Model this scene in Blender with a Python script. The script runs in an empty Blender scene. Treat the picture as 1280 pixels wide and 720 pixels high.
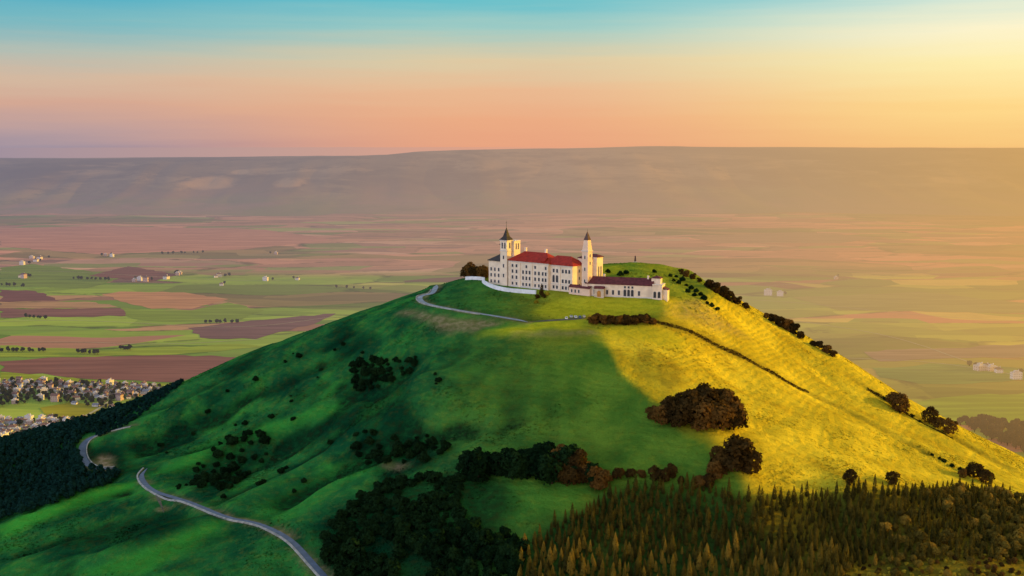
import bpy, bmesh, math, random
import numpy as np
from mathutils import Vector, Matrix

random.seed(7)
RNG = np.random.default_rng(7)
PI = math.pi
sc = bpy.context.scene
COL = sc.collection

# ------------------------------------------------------------------ camera
CAMZ = 350.0
F = 1372.0                      # focal length in photo pixels (1280 wide)
TH = math.atan(175.0 / F)       # pitch down
CT, ST = math.cos(TH), math.sin(TH)
cam = bpy.data.cameras.new("camera")
cam.sensor_width = 36.0
cam.lens = 36.0 * F / 1280.0
cam.clip_start = 1.0
cam.clip_end = 200000.0
camo = bpy.data.objects.new("camera", cam)
camo.location = (0, 0, CAMZ)
camo.rotation_euler = (PI / 2 - TH, 0, 0)
COL.objects.link(camo)
sc.camera = camo


def ray(u, v):
    a, b = (u - 640.0) / F, (360.0 - v) / F
    return np.array([a, CT + b * ST, -ST + b * CT])


def at(u, v, y):
    d = ray(u, v)
    return np.array([0, 0, CAMZ]) + d * (y / d[1])


def project(P):
    """world points (N,3) -> pixel u,v of the photo"""
    P = np.asarray(P, float).reshape(-1, 3)
    x, y, z = P[:, 0], P[:, 1], P[:, 2] - CAMZ
    dep = y * CT - z * ST
    up = y * ST + z * CT
    dep = np.where(dep < 1, 1, dep)
    return 640 + F * x / dep, 360 - F * up / dep


def plain_pt(u, v, z=0.0):
    d = ray(u, v)
    return np.array([0, 0, CAMZ]) + d * ((z - CAMZ) / d[2])


# ------------------------------------------------------------------ noise
def _hash(ix, iy, s):
    h = (ix.astype(np.int64) * 374761393 + iy.astype(np.int64) * 668265263 + s * 982451653) & 0xFFFFFFFF
    h = ((h ^ (h >> 13)) * 1274126177) & 0xFFFFFFFF
    h = h ^ (h >> 16)
    return (h & 0xFFFFFF) / float(0xFFFFFF) * 2 - 1


def vnoise(x, y, s=0):
    x = np.asarray(x, float); y = np.asarray(y, float)
    ix, iy = np.floor(x), np.floor(y)
    fx, fy = x - ix, y - iy
    fx = fx * fx * fx * (fx * (fx * 6 - 15) + 10); fy = fy * fy * fy * (fy * (fy * 6 - 15) + 10)
    a, b = _hash(ix, iy, s), _hash(ix + 1, iy, s)
    c, d = _hash(ix, iy + 1, s), _hash(ix + 1, iy + 1, s)
    return (a * (1 - fx) + b * fx) * (1 - fy) + (c * (1 - fx) + d * fx) * fy


def fbm(x, y, s=0, o=4):
    t, a, n = 0, 1.0, 0
    for k in range(o):
        t = t + a * vnoise(x, y, s + k * 17); n += a
        x = x * 2.03 + 11.3; y = y * 2.03 - 7.7; a *= 0.5
    return t / n


def sstep(a, b, x):
    t = np.clip((x - a) / (b - a), 0, 1)
    return t * t * (3 - 2 * t)


# ------------------------------------------------------------------ hill heightfield
CP = [  # (u, v, y): pixel and depth of a point on the hill
    # summit and shelf under the monastery
    (585, 350, 800), (640, 362, 770), (690, 366, 750), (745, 366, 738), (800, 370, 728),
    (840, 378, 722), (870, 385, 722),
    (640, 380, 738), (720, 385, 722), (780, 385, 714), (560, 374, 770),
    (655, 402, 700), (730, 400, 697), (800, 402, 696), (600, 398, 716), (545, 384, 745),
    # crest behind the monastery
    (760, 330, 850), (795, 328, 858), (835, 335, 845), (700, 335, 850), (640, 340, 850),
    # left skyline
    (540, 367, 795), (480, 386, 790), (400, 417, 786), (320, 454, 782), (230, 489, 776), (100, 541, 766),
    (0, 563, 755), (-160, 592, 740), (-360, 640, 720),
    # right skyline
    (875, 351, 825), (940, 389, 800), (1010, 426, 785), (1060, 452, 775), (1130, 499, 760), (1200, 535, 745),
    (1280, 575, 730), (1420, 640, 705), (1600, 720, 680),
    # front rim
    (490, 391, 765), (540, 408, 715), (590, 417, 694), (650, 417, 684), (700, 416, 680), (742, 416, 678),
    (800, 418, 682), (860, 425, 688),
    # spine to the front
    (768, 455, 640), (795, 490, 612), (835, 520, 588), (890, 560, 560), (930, 592, 540),
    # lit flank
    (900, 455, 690), (960, 480, 682), (900, 500, 630), (960, 530, 610), (1050, 540, 640), (1000, 480, 715), (1000, 575, 572),
    (1100, 575, 610), (1180, 590, 625), (1080, 600, 560), (1280, 630, 590), (1200, 650, 545), (1280, 720, 495),
    (1000, 640, 532), (900, 640, 524), (1000, 720, 478), (820, 720, 478), (1450, 720, 510),
    # front slope
    (560, 470, 652), (640, 480, 640), (700, 520, 605), (640, 560, 578), (750, 580, 560), (640, 640, 526), (740, 640, 524),
    (640, 720, 480), (540, 560, 590), (520, 640, 530), (520, 720, 482),
    # left flank
    (460, 440, 735), (430, 500, 690), (360, 480, 735), (330, 540, 700), (270, 520, 735), (400, 570, 640), (250, 570, 695), (180, 555, 725),
    (400, 650, 545), (300, 640, 572), (200, 610, 635), (120, 580, 700), (120, 640, 620), (30, 600, 705), (0, 655, 622),
    (200, 680, 545), (80, 720, 530), (300, 720, 500), (400, 720, 490), (-150, 690, 600), (-100, 760, 530),
]
pts = [at(*c) for c in CP]
EXTRA = [  # far side and feet (world metres)
    (0, 960, 225), (80, 980, 215), (-120, 930, 195), (-300, 900, 130), (-500, 860, 70), (200, 940, 190), (330, 860, 130), (480, 820, 80),
    (0, 1150, 90), (-250, 1120, 50), (250, 1120, 70), (450, 1000, 30), (0, 1350, -10), (-300, 1300, -20), (300, 1300, -20),
    (-500, 1050, -5), (500, 1150, -20), (-650, 900, -10), (650, 900, 0), (-800, 760, 20), (800, 700, 30), (900, 900, -30), (-900, 900, -30),
    (-950, 700, -20), (1050, 650, -20), (-950, 400, 0), (1050, 400, 0), (0, 1500, -40), (-600, 1400, -40), (600, 1400, -40), (-1000, 1400, -40), (1000, 1400, -40),
    (0, 380, 128), (150, 380, 126), (-150, 380, 118), (330, 420, 118), (-330, 420, 92), (0, 220, 70), (300, 240, 60), (-300, 240, 50), (-600, 250, 20), (600, 250, 25),
    (-560, 620, 75), (560, 560, 95),
]
pts = np.array(pts + [np.array(e, float) for e in EXTRA])


def tps_fit(P, lam):
    n = len(P); S = 200.0
    xy = P[:, :2] / S
    r2 = ((xy[:, None] - xy[None]) ** 2).sum(-1)
    K = 0.5 * r2 * np.log(r2 + 1e-12) + lam * np.eye(n)
    A = np.zeros((n + 3, n + 3)); A[:n, :n] = K
    Q = np.c_[np.ones(n), xy]; A[:n, n:] = Q; A[n:, :n] = Q.T
    w = np.linalg.solve(A, np.r_[P[:, 2], 0, 0, 0])
    return xy, w, S


def tps_eval(m, x, y):
    xy, w, S = m; n = len(xy)
    out = np.empty(x.size); X = np.c_[x.ravel(), y.ravel()] / S
    for i in range(0, len(X), 20000):
        q = X[i:i + 20000]
        r2 = ((q[:, None] - xy[None]) ** 2).sum(-1)
        out[i:i + 20000] = (0.5 * r2 * np.log(r2 + 1e-12)) @ w[:n] + w[n] + q @ w[n + 1:]
    return out.reshape(x.shape)


GX0, GX1, GY0, GY1, GS = -1000.0, 1100.0, 200.0, 1500.0, 2.5
gx = np.arange(GX0, GX1 + .1, GS); gy = np.arange(GY0, GY1 + .1, GS)
XX, YY = np.meshgrid(gx, gy)
model = tps_fit(pts, 0.0025)
# evaluate on a coarse grid, then refine (the surface is smooth)
cx = np.arange(GX0, GX1 + .1, 10.0); cy = np.arange(GY0, GY1 + .1, 10.0)
CXX, CYY = np.meshgrid(cx, cy)
CZ = tps_eval(model, CXX, CYY)


def upsample(Zc):
    # cubic (Catmull-Rom) interpolation along both axes
    def up(a, n):
        a = np.moveaxis(a, 0, 0)
        p = np.concatenate([2 * a[:1] - a[1:2], a, 2 * a[-1:] - a[-2:-1]], 0)
        out = []
        for k in range(n):
            t = k / n
            w0 = -.5 * t + t * t - .5 * t ** 3; w1 = 1 - 2.5 * t * t + 1.5 * t ** 3
            w2 = .5 * t + 2 * t * t - 1.5 * t ** 3; w3 = -.5 * t * t + .5 * t ** 3
            out.append(w0 * p[:-3] + w1 * p[1:-2] + w2 * p[2:-1] + w3 * p[3:])
        o = np.stack(out, 1).reshape(-1, *a.shape[1:])
        return np.concatenate([o, a[-1:]], 0)
    z = up(Zc, 4)
    return up(z.T.copy(), 4).T.copy()


ZZ = upsample(CZ)
assert ZZ.shape == XX.shape, (ZZ.shape, XX.shape)


def H(x, y):
    x = np.asarray(x, float); y = np.asarray(y, float)
    fx = np.clip((x - GX0) / GS, 0, len(gx) - 1.001); fy = np.clip((y - GY0) / GS, 0, len(gy) - 1.001)
    ix = fx.astype(int); iy = fy.astype(int); fx = fx - ix; fy = fy - iy
    return (ZZ[iy, ix] * (1 - fx) + ZZ[iy, ix + 1] * fx) * (1 - fy) + (ZZ[iy + 1, ix] * (1 - fx) + ZZ[iy + 1, ix + 1] * fx) * fy


def hit(u, v, y0=330.0, y1=1250.0):
    d = ray(u, v)
    ys = np.arange(y0, y1, 1.0)
    x = d[0] / d[1] * ys; z = CAMZ + d[2] / d[1] * ys
    g = H(x, ys)
    k = np.nonzero(z <= g)[0]
    if len(k) == 0:
        k = [int(np.argmin(z - g))]
    i = k[0]
    return np.array([x[i], ys[i], g[i]])


def hits(pl):
    return np.array([hit(u, v) for u, v in pl])


def seg_dist(pl, X, Y):
    """distance to a polyline and the parameter's interpolated height"""
    best = np.full(X.shape, 1e9); hz = np.zeros(X.shape)
    for a, b in zip(pl[:-1], pl[1:]):
        d = b[:2] - a[:2]; L2 = max((d ** 2).sum(), 1e-9)
        t = np.clip(((X - a[0]) * d[0] + (Y - a[1]) * d[1]) / L2, 0, 1)
        dist = np.hypot(X - a[0] - t * d[0], Y - a[1] - t * d[1])
        m = dist < best
        best = np.where(m, dist, best); hz = np.where(m, a[2] + t * (b[2] - a[2]), hz)
    return best, hz


def smooth_line(P, step=4.0, it=3):
    P = np.asarray(P, float)
    for _ in range(it):   # Chaikin
        Q = [P[0]]
        for a, b in zip(P[:-1], P[1:]):
            Q += [a * .75 + b * .25, a * .25 + b * .75]
        Q.append(P[-1]); P = np.array(Q)
    d = np.r_[0, np.cumsum(np.hypot(*(np.diff(P[:, :2], axis=0).T)))]
    n = max(2, int(d[-1] / step))
    s = np.linspace(0, d[-1], n)
    return np.stack([np.interp(s, d, P[:, k]) for k in range(P.shape[1])], 1)


def carve(pix, depth, width, jit=0.0):
    global ZZ
    pl = smooth_line(hits(pix), 6)
    X0, X1 = pl[:, 0].min() - 4 * width, pl[:, 0].max() + 4 * width
    Y0, Y1 = pl[:, 1].min() - 4 * width, pl[:, 1].max() + 4 * width
    i0, i1 = np.searchsorted(gx, [X0, X1]); j0, j1 = np.searchsorted(gy, [Y0, Y1])
    xs, ys = XX[j0:j1, i0:i1], YY[j0:j1, i0:i1]
    d, _ = seg_dist(pl, xs + jit * vnoise(xs / 20, ys / 20, 5), ys + jit * vnoise(xs / 20, ys / 20, 9))
    # fade at both ends
    e = np.minimum(np.hypot(xs - pl[0, 0], ys - pl[0, 1]), np.hypot(xs - pl[-1, 0], ys - pl[-1, 1]))
    ZZ[j0:j1, i0:i1] -= depth * np.exp(-(d / width) ** 2) * sstep(0, width * 2.5, e + width * .6)


# gullies (+) and spurs (-) seen on the shaded flank
carve([(545, 450), (480, 478), (430, 510), (380, 545), (330, 570), (270, 592), (205, 604)], 8, 16, 6)
carve([(590, 470), (500, 500), (400, 530), (330, 548), (240, 578), (190, 590)], -5, 11, 5)
carve([(620, 520), (520, 545), (440, 575), (380, 612), (330, 640)], 6, 13, 6)
carve([(600, 500), (500, 520), (430, 552), (370, 592), (300, 630)], -3.5, 9, 5)
carve([(440, 425), (360, 470), (290, 505), (200, 545), (150, 565)], 5, 13, 6)
carve([(400, 415), (300, 470), (200, 525), (130, 558)], -2.5, 9, 4)
carve([(40, 642), (90, 626), (150, 606), (178, 598)], -6, 12, 3)
carve([(0, 690), (100, 665), (180, 640), (240, 625)], 6, 16, 5)
carve([(60, 716), (160, 692), (230, 668), (300, 652)], -5, 11, 3)
carve([(0, 610), (60, 612), (120, 598), (170, 590)], 6, 18, 4)
# small bowl on the lit side of the spine, and the terrace lines of the lit flank
carve([(775, 440), (805, 468), (845, 488)], 1.8, 12, 4)
carve([(560, 413), (600, 417), (650, 417), (700, 416), (742, 416)], -1.4, 5, 1)
carve([(838, 336), (858, 343), (876, 356), (888, 372), (896, 386)], -4.5, 9, 1)
carve([(886, 392), (894, 398)], -3.5, 8, 1)
carve([(800, 352), (835, 356), (852, 366)], 2.0, 10, 1)
carve([(748, 424), (762, 450), (778, 476), (800, 496), (830, 512)], -2.6, 8, 2)
TRACK = [(815, 402), (850, 412), (900, 434), (960, 463), (1010, 490), (1060, 515), (1120, 546), (1165, 570)]
for T, dp in ((TRACK, 1.8), ([(985, 432), (1030, 466), (1075, 505)], 1.1), ([(1060, 470), (1105, 497), (1150, 524), (1200, 552), (1270, 590)], 1.5),
              ([(900, 560), (930, 545), (985, 520), (995, 505)], 1.0), ([(900, 392), (960, 425), (1010, 452), (1060, 486)], .9)):
    carve(T, dp, 3.5, 1)
# erosion ribs fanning out from the summit, and general roughness
rr = np.hypot(XX - 20, YY - 760); an = np.arctan2(YY - 760, XX - 20)
steep = sstep(70, 170, rr)
leftness = sstep(0.4, -0.35, (XX - 20) / (rr + 1))
rib = fbm(an * 9 + .6 * fbm(XX / 90, YY / 90, 3), rr / 260, 21, 3)
ZZ += steep * (0.7 + 2.6 * leftness) * rib
ZZ += (0.3 + .7 * steep) * (1.1 * fbm(XX / 42, YY / 42, 31, 4)) + steep * .35 * fbm(XX / 11, YY / 11, 41, 2)

# monastery frame
OM = at(611, 354, 788); RM = at(716, 367, 738)
MB_Z = 252.6
ang_m = math.atan2(RM[1] - OM[1], RM[0] - OM[0])
exm = np.array([math.cos(ang_m), math.sin(ang_m)]); eym = np.array([-exm[1], exm[0]])
OA = at(727, 367, 729); RA = at(828, 374, 712)
ang_a = math.atan2(RA[1] - OA[1], RA[0] - OA[0])
exa = np.array([math.cos(ang_a), math.sin(ang_a)]); eya = np.array([-exa[1], exa[0]])
AN_Z = 252.0


def flatten(O, ex, ey, x0, x1, y0, y1, z, fall):
    global ZZ
    lx = (XX - O[0]) * ex[0] + (YY - O[1]) * ex[1]; ly = (XX - O[0]) * ey[0] + (YY - O[1]) * ey[1]
    d = np.hypot(np.maximum(0, np.maximum(x0 - lx, lx - x1)), np.maximum(0, np.maximum(y0 - ly, ly - y1)))
    w = 1 - sstep(0, fall, d)
    ZZ = ZZ * (1 - w) + z * w


flatten(OM, exm, eym, 2, 92, 0, 20, MB_Z, 16)
flatten(OA, exa, eya, 0, 54, 0, 14, AN_Z, 12)

# road beds: level the ground across each road
ROADS = {
    'climb': [(425, 745), (405, 720), (392, 708), (378, 692), (365, 675), (345, 663), (320, 655), (280, 646), (245, 632), (215, 621), (195, 616), (181, 607), (176, 597), (178, 590), (184, 586)],
    'bend': [(165, 533), (135, 539), (116, 545), (106, 553), (102, 564), (104, 575), (112, 583), (126, 588), (142, 586)],
    'spur': [(193, 615), (198, 623), (202, 632), (205, 641)],
    'top': [(546, 356), (541, 366), (530, 369), (523, 373), (528, 379), (545, 383), (580, 389), (610, 394), (640, 399), (652, 401), (660, 403)],
    'yard': [(664, 402), (680, 401), (700, 400), (734, 398.5)],
}
RW = {'climb': 1.7, 'bend': 2.3, 'spur': 1.0, 'top': 2.0, 'yard': 3.0}
RL = {}
for k, pix in ROADS.items():
    P = smooth_line(hits(pix), 2.5)
    z = P[:, 2].copy()
    for _ in range(40):
        z[1:-1] = .25 * z[:-2] + .5 * z[1:-1] + .25 * z[2:]
    P[:, 2] = z
    RL[k] = P
    w = RW[k]
    i0, i1 = np.searchsorted(gx, [P[:, 0].min() - 20, P[:, 0].max() + 20]); j0, j1 = np.searchsorted(gy, [P[:, 1].min() - 20, P[:, 1].max() + 20])
    d, hz = seg_dist(P, XX[j0:j1, i0:i1], YY[j0:j1, i0:i1])
    a = 1 - sstep(w + 2.0, w + 7.5, d)
    ZZ[j0:j1, i0:i1] = ZZ[j0:j1, i0:i1] * (1 - a) + (hz - 0.12) * a

# ------------------------------------------------------------------ helpers: objects
def tag(o, label=None, cat=None, group=None, kind=None):
    if label: o['label'] = label
    if cat: o['category'] = cat
    if group: o['group'] = group
    if kind: o['kind'] = kind
    return o


def link(o, parent=None):
    COL.objects.link(o)
    if parent is not None: o.parent = parent
    return o


def np_mesh(name, V, Q, mats, smooth=False, midx=None):
    """mesh from arrays; Q is (n,3) or (n,4)"""
    me = bpy.data.meshes.new(name)
    V = np.asarray(V, np.float32); Q = np.asarray(Q, np.int32)
    k = Q.shape[1]
    me.vertices.add(len(V)); me.vertices.foreach_set('co', V.ravel())
    me.loops.add(Q.size); me.loops.foreach_set('vertex_index', Q.ravel())
    me.polygons.add(len(Q))
    me.polygons.foreach_set('loop_start', np.arange(0, Q.size, k, dtype=np.int32))
    me.polygons.foreach_set('loop_total', np.full(len(Q), k, np.int32))
    for m in mats: me.materials.append(m)
    if midx is not None: me.polygons.foreach_set('material_index', np.asarray(midx, np.int32))
    me.polygons.foreach_set('use_smooth', np.full(len(Q), smooth, bool))
    me.update(calc_edges=True)
    return me


class MB:
    """collects simple solids, built as one mesh"""
    def __init__(s): s.v = []; s.f = []
    def add(s, V, Fc):
        o = len(s.v); s.v += [tuple(map(float, p)) for p in V]; s.f += [tuple(i + o for i in f) for f in Fc]; return s
    def box(s, x0, x1, y0, y1, z0, z1):
        return s.add([(x0, y0, z0), (x1, y0, z0), (x1, y1, z0), (x0, y1, z0), (x0, y0, z1), (x1, y0, z1), (x1, y1, z1), (x0, y1, z1)],
                     [(0, 3, 2, 1), (4, 5, 6, 7), (0, 1, 5, 4), (1, 2, 6, 5), (2, 3, 7, 6), (3, 0, 4, 7)])
    def frustum(s, x0, x1, y0, y1, z0, a0, a1, b0, b1, z1):
        return s.add([(x0, y0, z0), (x1, y0, z0), (x1, y1, z0), (x0, y1, z0), (a0, b0, z1), (a1, b0, z1), (a1, b1, z1), (a0, b1, z1)],
                     [(0, 3, 2, 1), (4, 5, 6, 7), (0, 1, 5, 4), (1, 2, 6, 5), (2, 3, 7, 6), (3, 0, 4, 7)])
    def hip(s, x0, x1, y0, y1, z0, rise, th=.35):
        s.box(x0, x1, y0, y1, z0, z0 + th)
        ym = (y0 + y1) / 2; d = (y1 - y0) / 2
        return s.add([(x0, y0, z0 + th), (x1, y0, z0 + th), (x1, y1, z0 + th), (x0, y1, z0 + th), (x0 + d, ym, z0 + th + rise), (x1 - d, ym, z0 + th + rise)],
                     [(0, 1, 5, 4), (1, 2, 5), (2, 3, 4, 5), (3, 0, 4)])
    def gable(s, x0, x1, y0, y1, z0, rise, th=.35):
        ym = (y0 + y1) / 2
        return s.add([(x0, y0, z0), (x1, y0, z0), (x1, y1, z0), (x0, y1, z0), (x0, ym, z0 + rise), (x1, ym, z0 + rise),
                      (x0, y0, z0 + th), (x1, y0, z0 + th), (x1, y1, z0 + th), (x0, y1, z0 + th), (x0, ym, z0 + rise + th), (x1, ym, z0 + rise + th)],
                     [(0, 4, 5, 1), (3, 2, 5, 4), (6, 7, 11, 10), (9, 10, 11, 8), (0, 1, 7, 6), (2, 3, 9, 8), (0, 6, 10, 4), (4, 10, 9, 3), (1, 5, 11, 7), (5, 2, 8, 11)])
    def pyramid(s, x0, x1, y0, y1, z0, rise, flare=0.0):
        xm, ym = (x0 + x1) / 2, (y0 + y1) / 2
        if flare:
            h = .42; k = .55
            a = [(xm + (x - xm) * k, ym + (y - ym) * k) for x, y in ((x0, y0), (x1, y0), (x1, y1), (x0, y1))]
            return s.add([(x0, y0, z0), (x1, y0, z0), (x1, y1, z0), (x0, y1, z0)] + [(p[0], p[1], z0 + rise * h) for p in a] + [(xm, ym, z0 + rise)],
                         [(0, 3, 2, 1), (0, 1, 5, 4), (1, 2, 6, 5), (2, 3, 7, 6), (3, 0, 4, 7), (4, 5, 8), (5, 6, 8), (6, 7, 8), (7, 4, 8)])
        return s.add([(x0, y0, z0), (x1, y0, z0), (x1, y1, z0), (x0, y1, z0), (xm, ym, z0 + rise)], [(0, 3, 2, 1), (0, 1, 4), (1, 2, 4), (2, 3, 4), (3, 0, 4)])
    def tube(s, P, R, n=7, cap=True):
        o = len(s.v)
        P = [Vector(p) for p in P]
        for i, p in enumerate(P):
            d = (P[min(i + 1, len(P) - 1)] - P[max(i - 1, 0)]).normalized()
            a = d.orthogonal().normalized() if abs(d.z) < .9 else Vector((1, 0, 0)).cross(d).normalized()
            b = d.cross(a)
            for k in range(n):
                t = 2 * PI * k / n
                s.v.append(tuple(p + (a * math.cos(t) + b * math.sin(t)) * R[i]))
        for i in range(len(P) - 1):
            for k in range(n):
                s.f.append((o + i * n + k, o + i * n + (k + 1) % n, o + (i + 1) * n + (k + 1) % n, o + (i + 1) * n + k))
        if cap:
            s.f.append(tuple(o + k for k in range(n))[::-1]); s.f.append(tuple(o + (len(P) - 1) * n + k for k in range(n)))
        return s
    def mesh(s, name, mats, smooth=False):
        me = bpy.data.meshes.new(name)
        me.from_pydata(s.v, [], s.f)
        for m in (mats if isinstance(mats, (list, tuple)) else [mats]): me.materials.append(m)
        bm = bmesh.new(); bm.from_mesh(me); bmesh.ops.recalc_face_normals(bm, faces=bm.faces); bm.to_mesh(me); bm.free()
        if smooth: me.polygons.foreach_set('use_smooth', [True] * len(me.polygons))
        me.update()
        return me
    def obj(s, name, mats, parent=None, smooth=False):
        return link(bpy.data.objects.new(name, s.mesh(name, mats, smooth)), parent)


def empty(name, loc=(0, 0, 0), rz=0.0):
    o = bpy.data.objects.new(name, None); o.empty_display_size = .5
    o.location = [float(c) for c in loc]; o.rotation_euler = (0, 0, float(rz))
    return link(o)


def copy_tree(o, parent=None):
    c = o.copy(); link(c, parent)
    for ch in list(o.children): copy_tree(ch, c)
    return c


# ------------------------------------------------------------------ materials
def nt_of(name):
    m = bpy.data.materials.new(name); m.use_nodes = True
    nt = m.node_tree; nt.nodes.clear()
    return m, nt


class N:
    """tiny node-building helper"""
    def __init__(s, nt): s.nt = nt
    def new(s, t, **kw):
        n = s.nt.nodes.new(t)
        for k, v in kw.items(): setattr(n, k, v)
        return n
    def put(s, sock, v):
        if isinstance(v, bpy.types.NodeSocket): s.nt.links.new(v, sock)
        elif v is not None: sock.default_value = v
    def math(s, op, a, b=None, c=None, clamp=False):
        n = s.new('ShaderNodeMath', operation=op, use_clamp=clamp)
        s.put(n.inputs[0], a)
        if b is not None: s.put(n.inputs[1], b)
        if c is not None: s.put(n.inputs[2], c)
        return n.outputs[0]
    def vmath(s, op, a, b=None):
        n = s.new('ShaderNodeVectorMath', operation=op)
        s.put(n.inputs[0], a)
        if b is not None: s.put(n.inputs[1], b)
        return n.outputs['Value'] if op in ('DOT_PRODUCT', 'LENGTH', 'DISTANCE') else n.outputs[0]
    def mix(s, f, a, b, mode='MIX'):
        n = s.new('ShaderNodeMix', data_type='RGBA', blend_type=mode)
        s.put(n.inputs['Factor'], f); s.put(n.inputs[6], a); s.put(n.inputs[7], b)
        return n.outputs[2]
    def mapr(s, v, a, b, c=0.0, d=1.0, smooth=True):
        n = s.new('ShaderNodeMapRange', interpolation_type='SMOOTHSTEP' if smooth else 'LINEAR')
        s.put(n.inputs[0], v); n.inputs[1].default_value = a; n.inputs[2].default_value = b; n.inputs[3].default_value = c; n.inputs[4].default_value = d
        return n.outputs[0]
    def noise(s, vec, scale, detail=4.0, rough=.55, dist=0.0, out=0):
        n = s.new('ShaderNodeTexNoise'); s.put(n.inputs['Vector'], vec)
        n.inputs['Scale'].default_value = scale; n.inputs['Detail'].default_value = detail
        n.inputs['Roughness'].default_value = rough; n.inputs['Distortion'].default_value = dist
        return n.outputs[out]
    def ramp(s, f, stops, interp='LINEAR'):
        n = s.new('ShaderNodeValToRGB'); r = n.color_ramp; r.interpolation = interp
        while len(r.elements) > 1: r.elements.remove(r.elements[0])
        r.elements[0].position = stops[0][0]; r.elements[0].color = (*stops[0][1], 1)
        for p, c in stops[1:]:
            e = r.elements.new(p); e.color = (*c, 1)
        s.put(n.inputs[0], f)
        return n.outputs[0]
    def pos(s): return s.new('ShaderNodeNewGeometry').outputs['Position']
    def attr(s, name): return s.new('ShaderNodeAttribute', attribute_name=name).outputs['Fac']
    def scale(s, vec, sx, sy, sz, rz=0.0):
        n = s.new('ShaderNodeMapping'); s.put(n.inputs[0], vec)
        n.inputs['Scale'].default_value = (sx, sy, sz); n.inputs['Rotation'].default_value = (0, 0, rz)
        return n.outputs[0]
    def bsdf(s, col, rough=.85, spec=.15, normal=None):
        n = s.new('ShaderNodeBsdfPrincipled'); s.put(n.inputs['Base Color'], col)
        s.put(n.inputs['Roughness'], rough); s.put(n.inputs['Specular IOR Level'], spec)
        if normal is not None: s.put(n.inputs['Normal'], normal)
        return n.outputs[0]
    def bump(s, h, strength=.5, dist=1.0):
        n = s.new('ShaderNodeBump'); s.put(n.inputs['Height'], h)
        n.inputs['Strength'].default_value = strength; n.inputs['Distance'].default_value = dist
        return n.outputs[0]
    def out(s, sh):
        o = s.new('ShaderNodeOutputMaterial'); s.nt.links.new(sh, o.inputs[0])


def C(r, g, b): return (r, g, b, 1.0)


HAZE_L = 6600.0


def painted_haze(n, shader, amount=1.0):
    """glow painted on surfaces in place of hazy air between the viewpoint's valley and the far country: grows with distance from the hill's near side (a fixed place)"""
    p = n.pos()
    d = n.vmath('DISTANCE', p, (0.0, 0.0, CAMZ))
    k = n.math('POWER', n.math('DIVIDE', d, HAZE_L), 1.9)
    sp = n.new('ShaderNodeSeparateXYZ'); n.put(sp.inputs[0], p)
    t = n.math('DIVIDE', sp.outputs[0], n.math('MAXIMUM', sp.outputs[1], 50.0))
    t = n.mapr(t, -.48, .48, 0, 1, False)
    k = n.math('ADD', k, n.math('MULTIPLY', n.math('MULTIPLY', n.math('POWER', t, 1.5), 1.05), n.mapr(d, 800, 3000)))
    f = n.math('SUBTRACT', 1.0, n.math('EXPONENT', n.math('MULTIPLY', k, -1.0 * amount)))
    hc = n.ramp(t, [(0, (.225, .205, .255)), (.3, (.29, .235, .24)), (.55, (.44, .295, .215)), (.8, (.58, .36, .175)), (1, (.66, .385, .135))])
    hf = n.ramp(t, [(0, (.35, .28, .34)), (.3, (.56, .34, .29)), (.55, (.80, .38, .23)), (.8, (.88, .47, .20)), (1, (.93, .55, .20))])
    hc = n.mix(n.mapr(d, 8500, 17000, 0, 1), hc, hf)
    em = n.new('ShaderNodeEmission'); n.put(em.inputs[0], hc); em.inputs[1].default_value = 1.0  # glow on the surface stands in for hazy air
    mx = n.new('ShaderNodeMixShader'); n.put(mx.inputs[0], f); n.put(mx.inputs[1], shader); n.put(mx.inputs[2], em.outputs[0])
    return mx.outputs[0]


def simple(name, col, rough=.8, spec=.2, var=.12, scale=.6, haze=False, bump=0.0, tint=None):
    m, nt = nt_of(name); n = N(nt)
    p = n.pos()
    f = n.noise(p, scale, 5)
    c = n.mix(n.mapr(f, .3, .7), C(*[x * (1 - var) for x in col]), C(*[min(1, x * (1 + var)) for x in col]))
    if tint:
        f2 = n.noise(n.scale(p, 1, 1, .25), scale * .35, 3)
        c = n.mix(n.mapr(f2, .52, .75, 0, .5), c, C(*tint))
    nm = n.bump(f, bump, .2) if bump else None
    sh = n.bsdf(c, rough, spec, nm)
    n.out(painted_haze(n, sh) if haze else sh)
    return m


def leafmat(name, dark, light, haze=False, trans=.25, nscale=.25, tip=None):
    m, nt = nt_of(name); n = N(nt)
    oi = n.new('ShaderNodeObjectInfo')
    p = n.pos()
    f = n.noise(p, nscale, 3)
    f = n.math('ADD', n.math('MULTIPLY', f, .75), n.math('MULTIPLY', oi.outputs['Random'], .35))
    c = n.mix(n.mapr(f, .25, .85), C(*dark), C(*light))
    if tip:
        g = n.mapr(oi.outputs['Random'], .55, .95)
        c = n.mix(n.math('MULTIPLY', g, .6), c, C(*tip))
    b = n.bsdf(c, .8, .01)
    t = n.new('ShaderNodeBsdfTranslucent'); n.put(t.inputs[0], c)
    mx = n.new('ShaderNodeMixShader'); mx.inputs[0].default_value = trans
    n.put(mx.inputs[1], b); n.put(mx.inputs[2], t.outputs[0])
    sh = mx.outputs[0]
    n.out(painted_haze(n, sh) if haze else sh)
    return m


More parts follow.
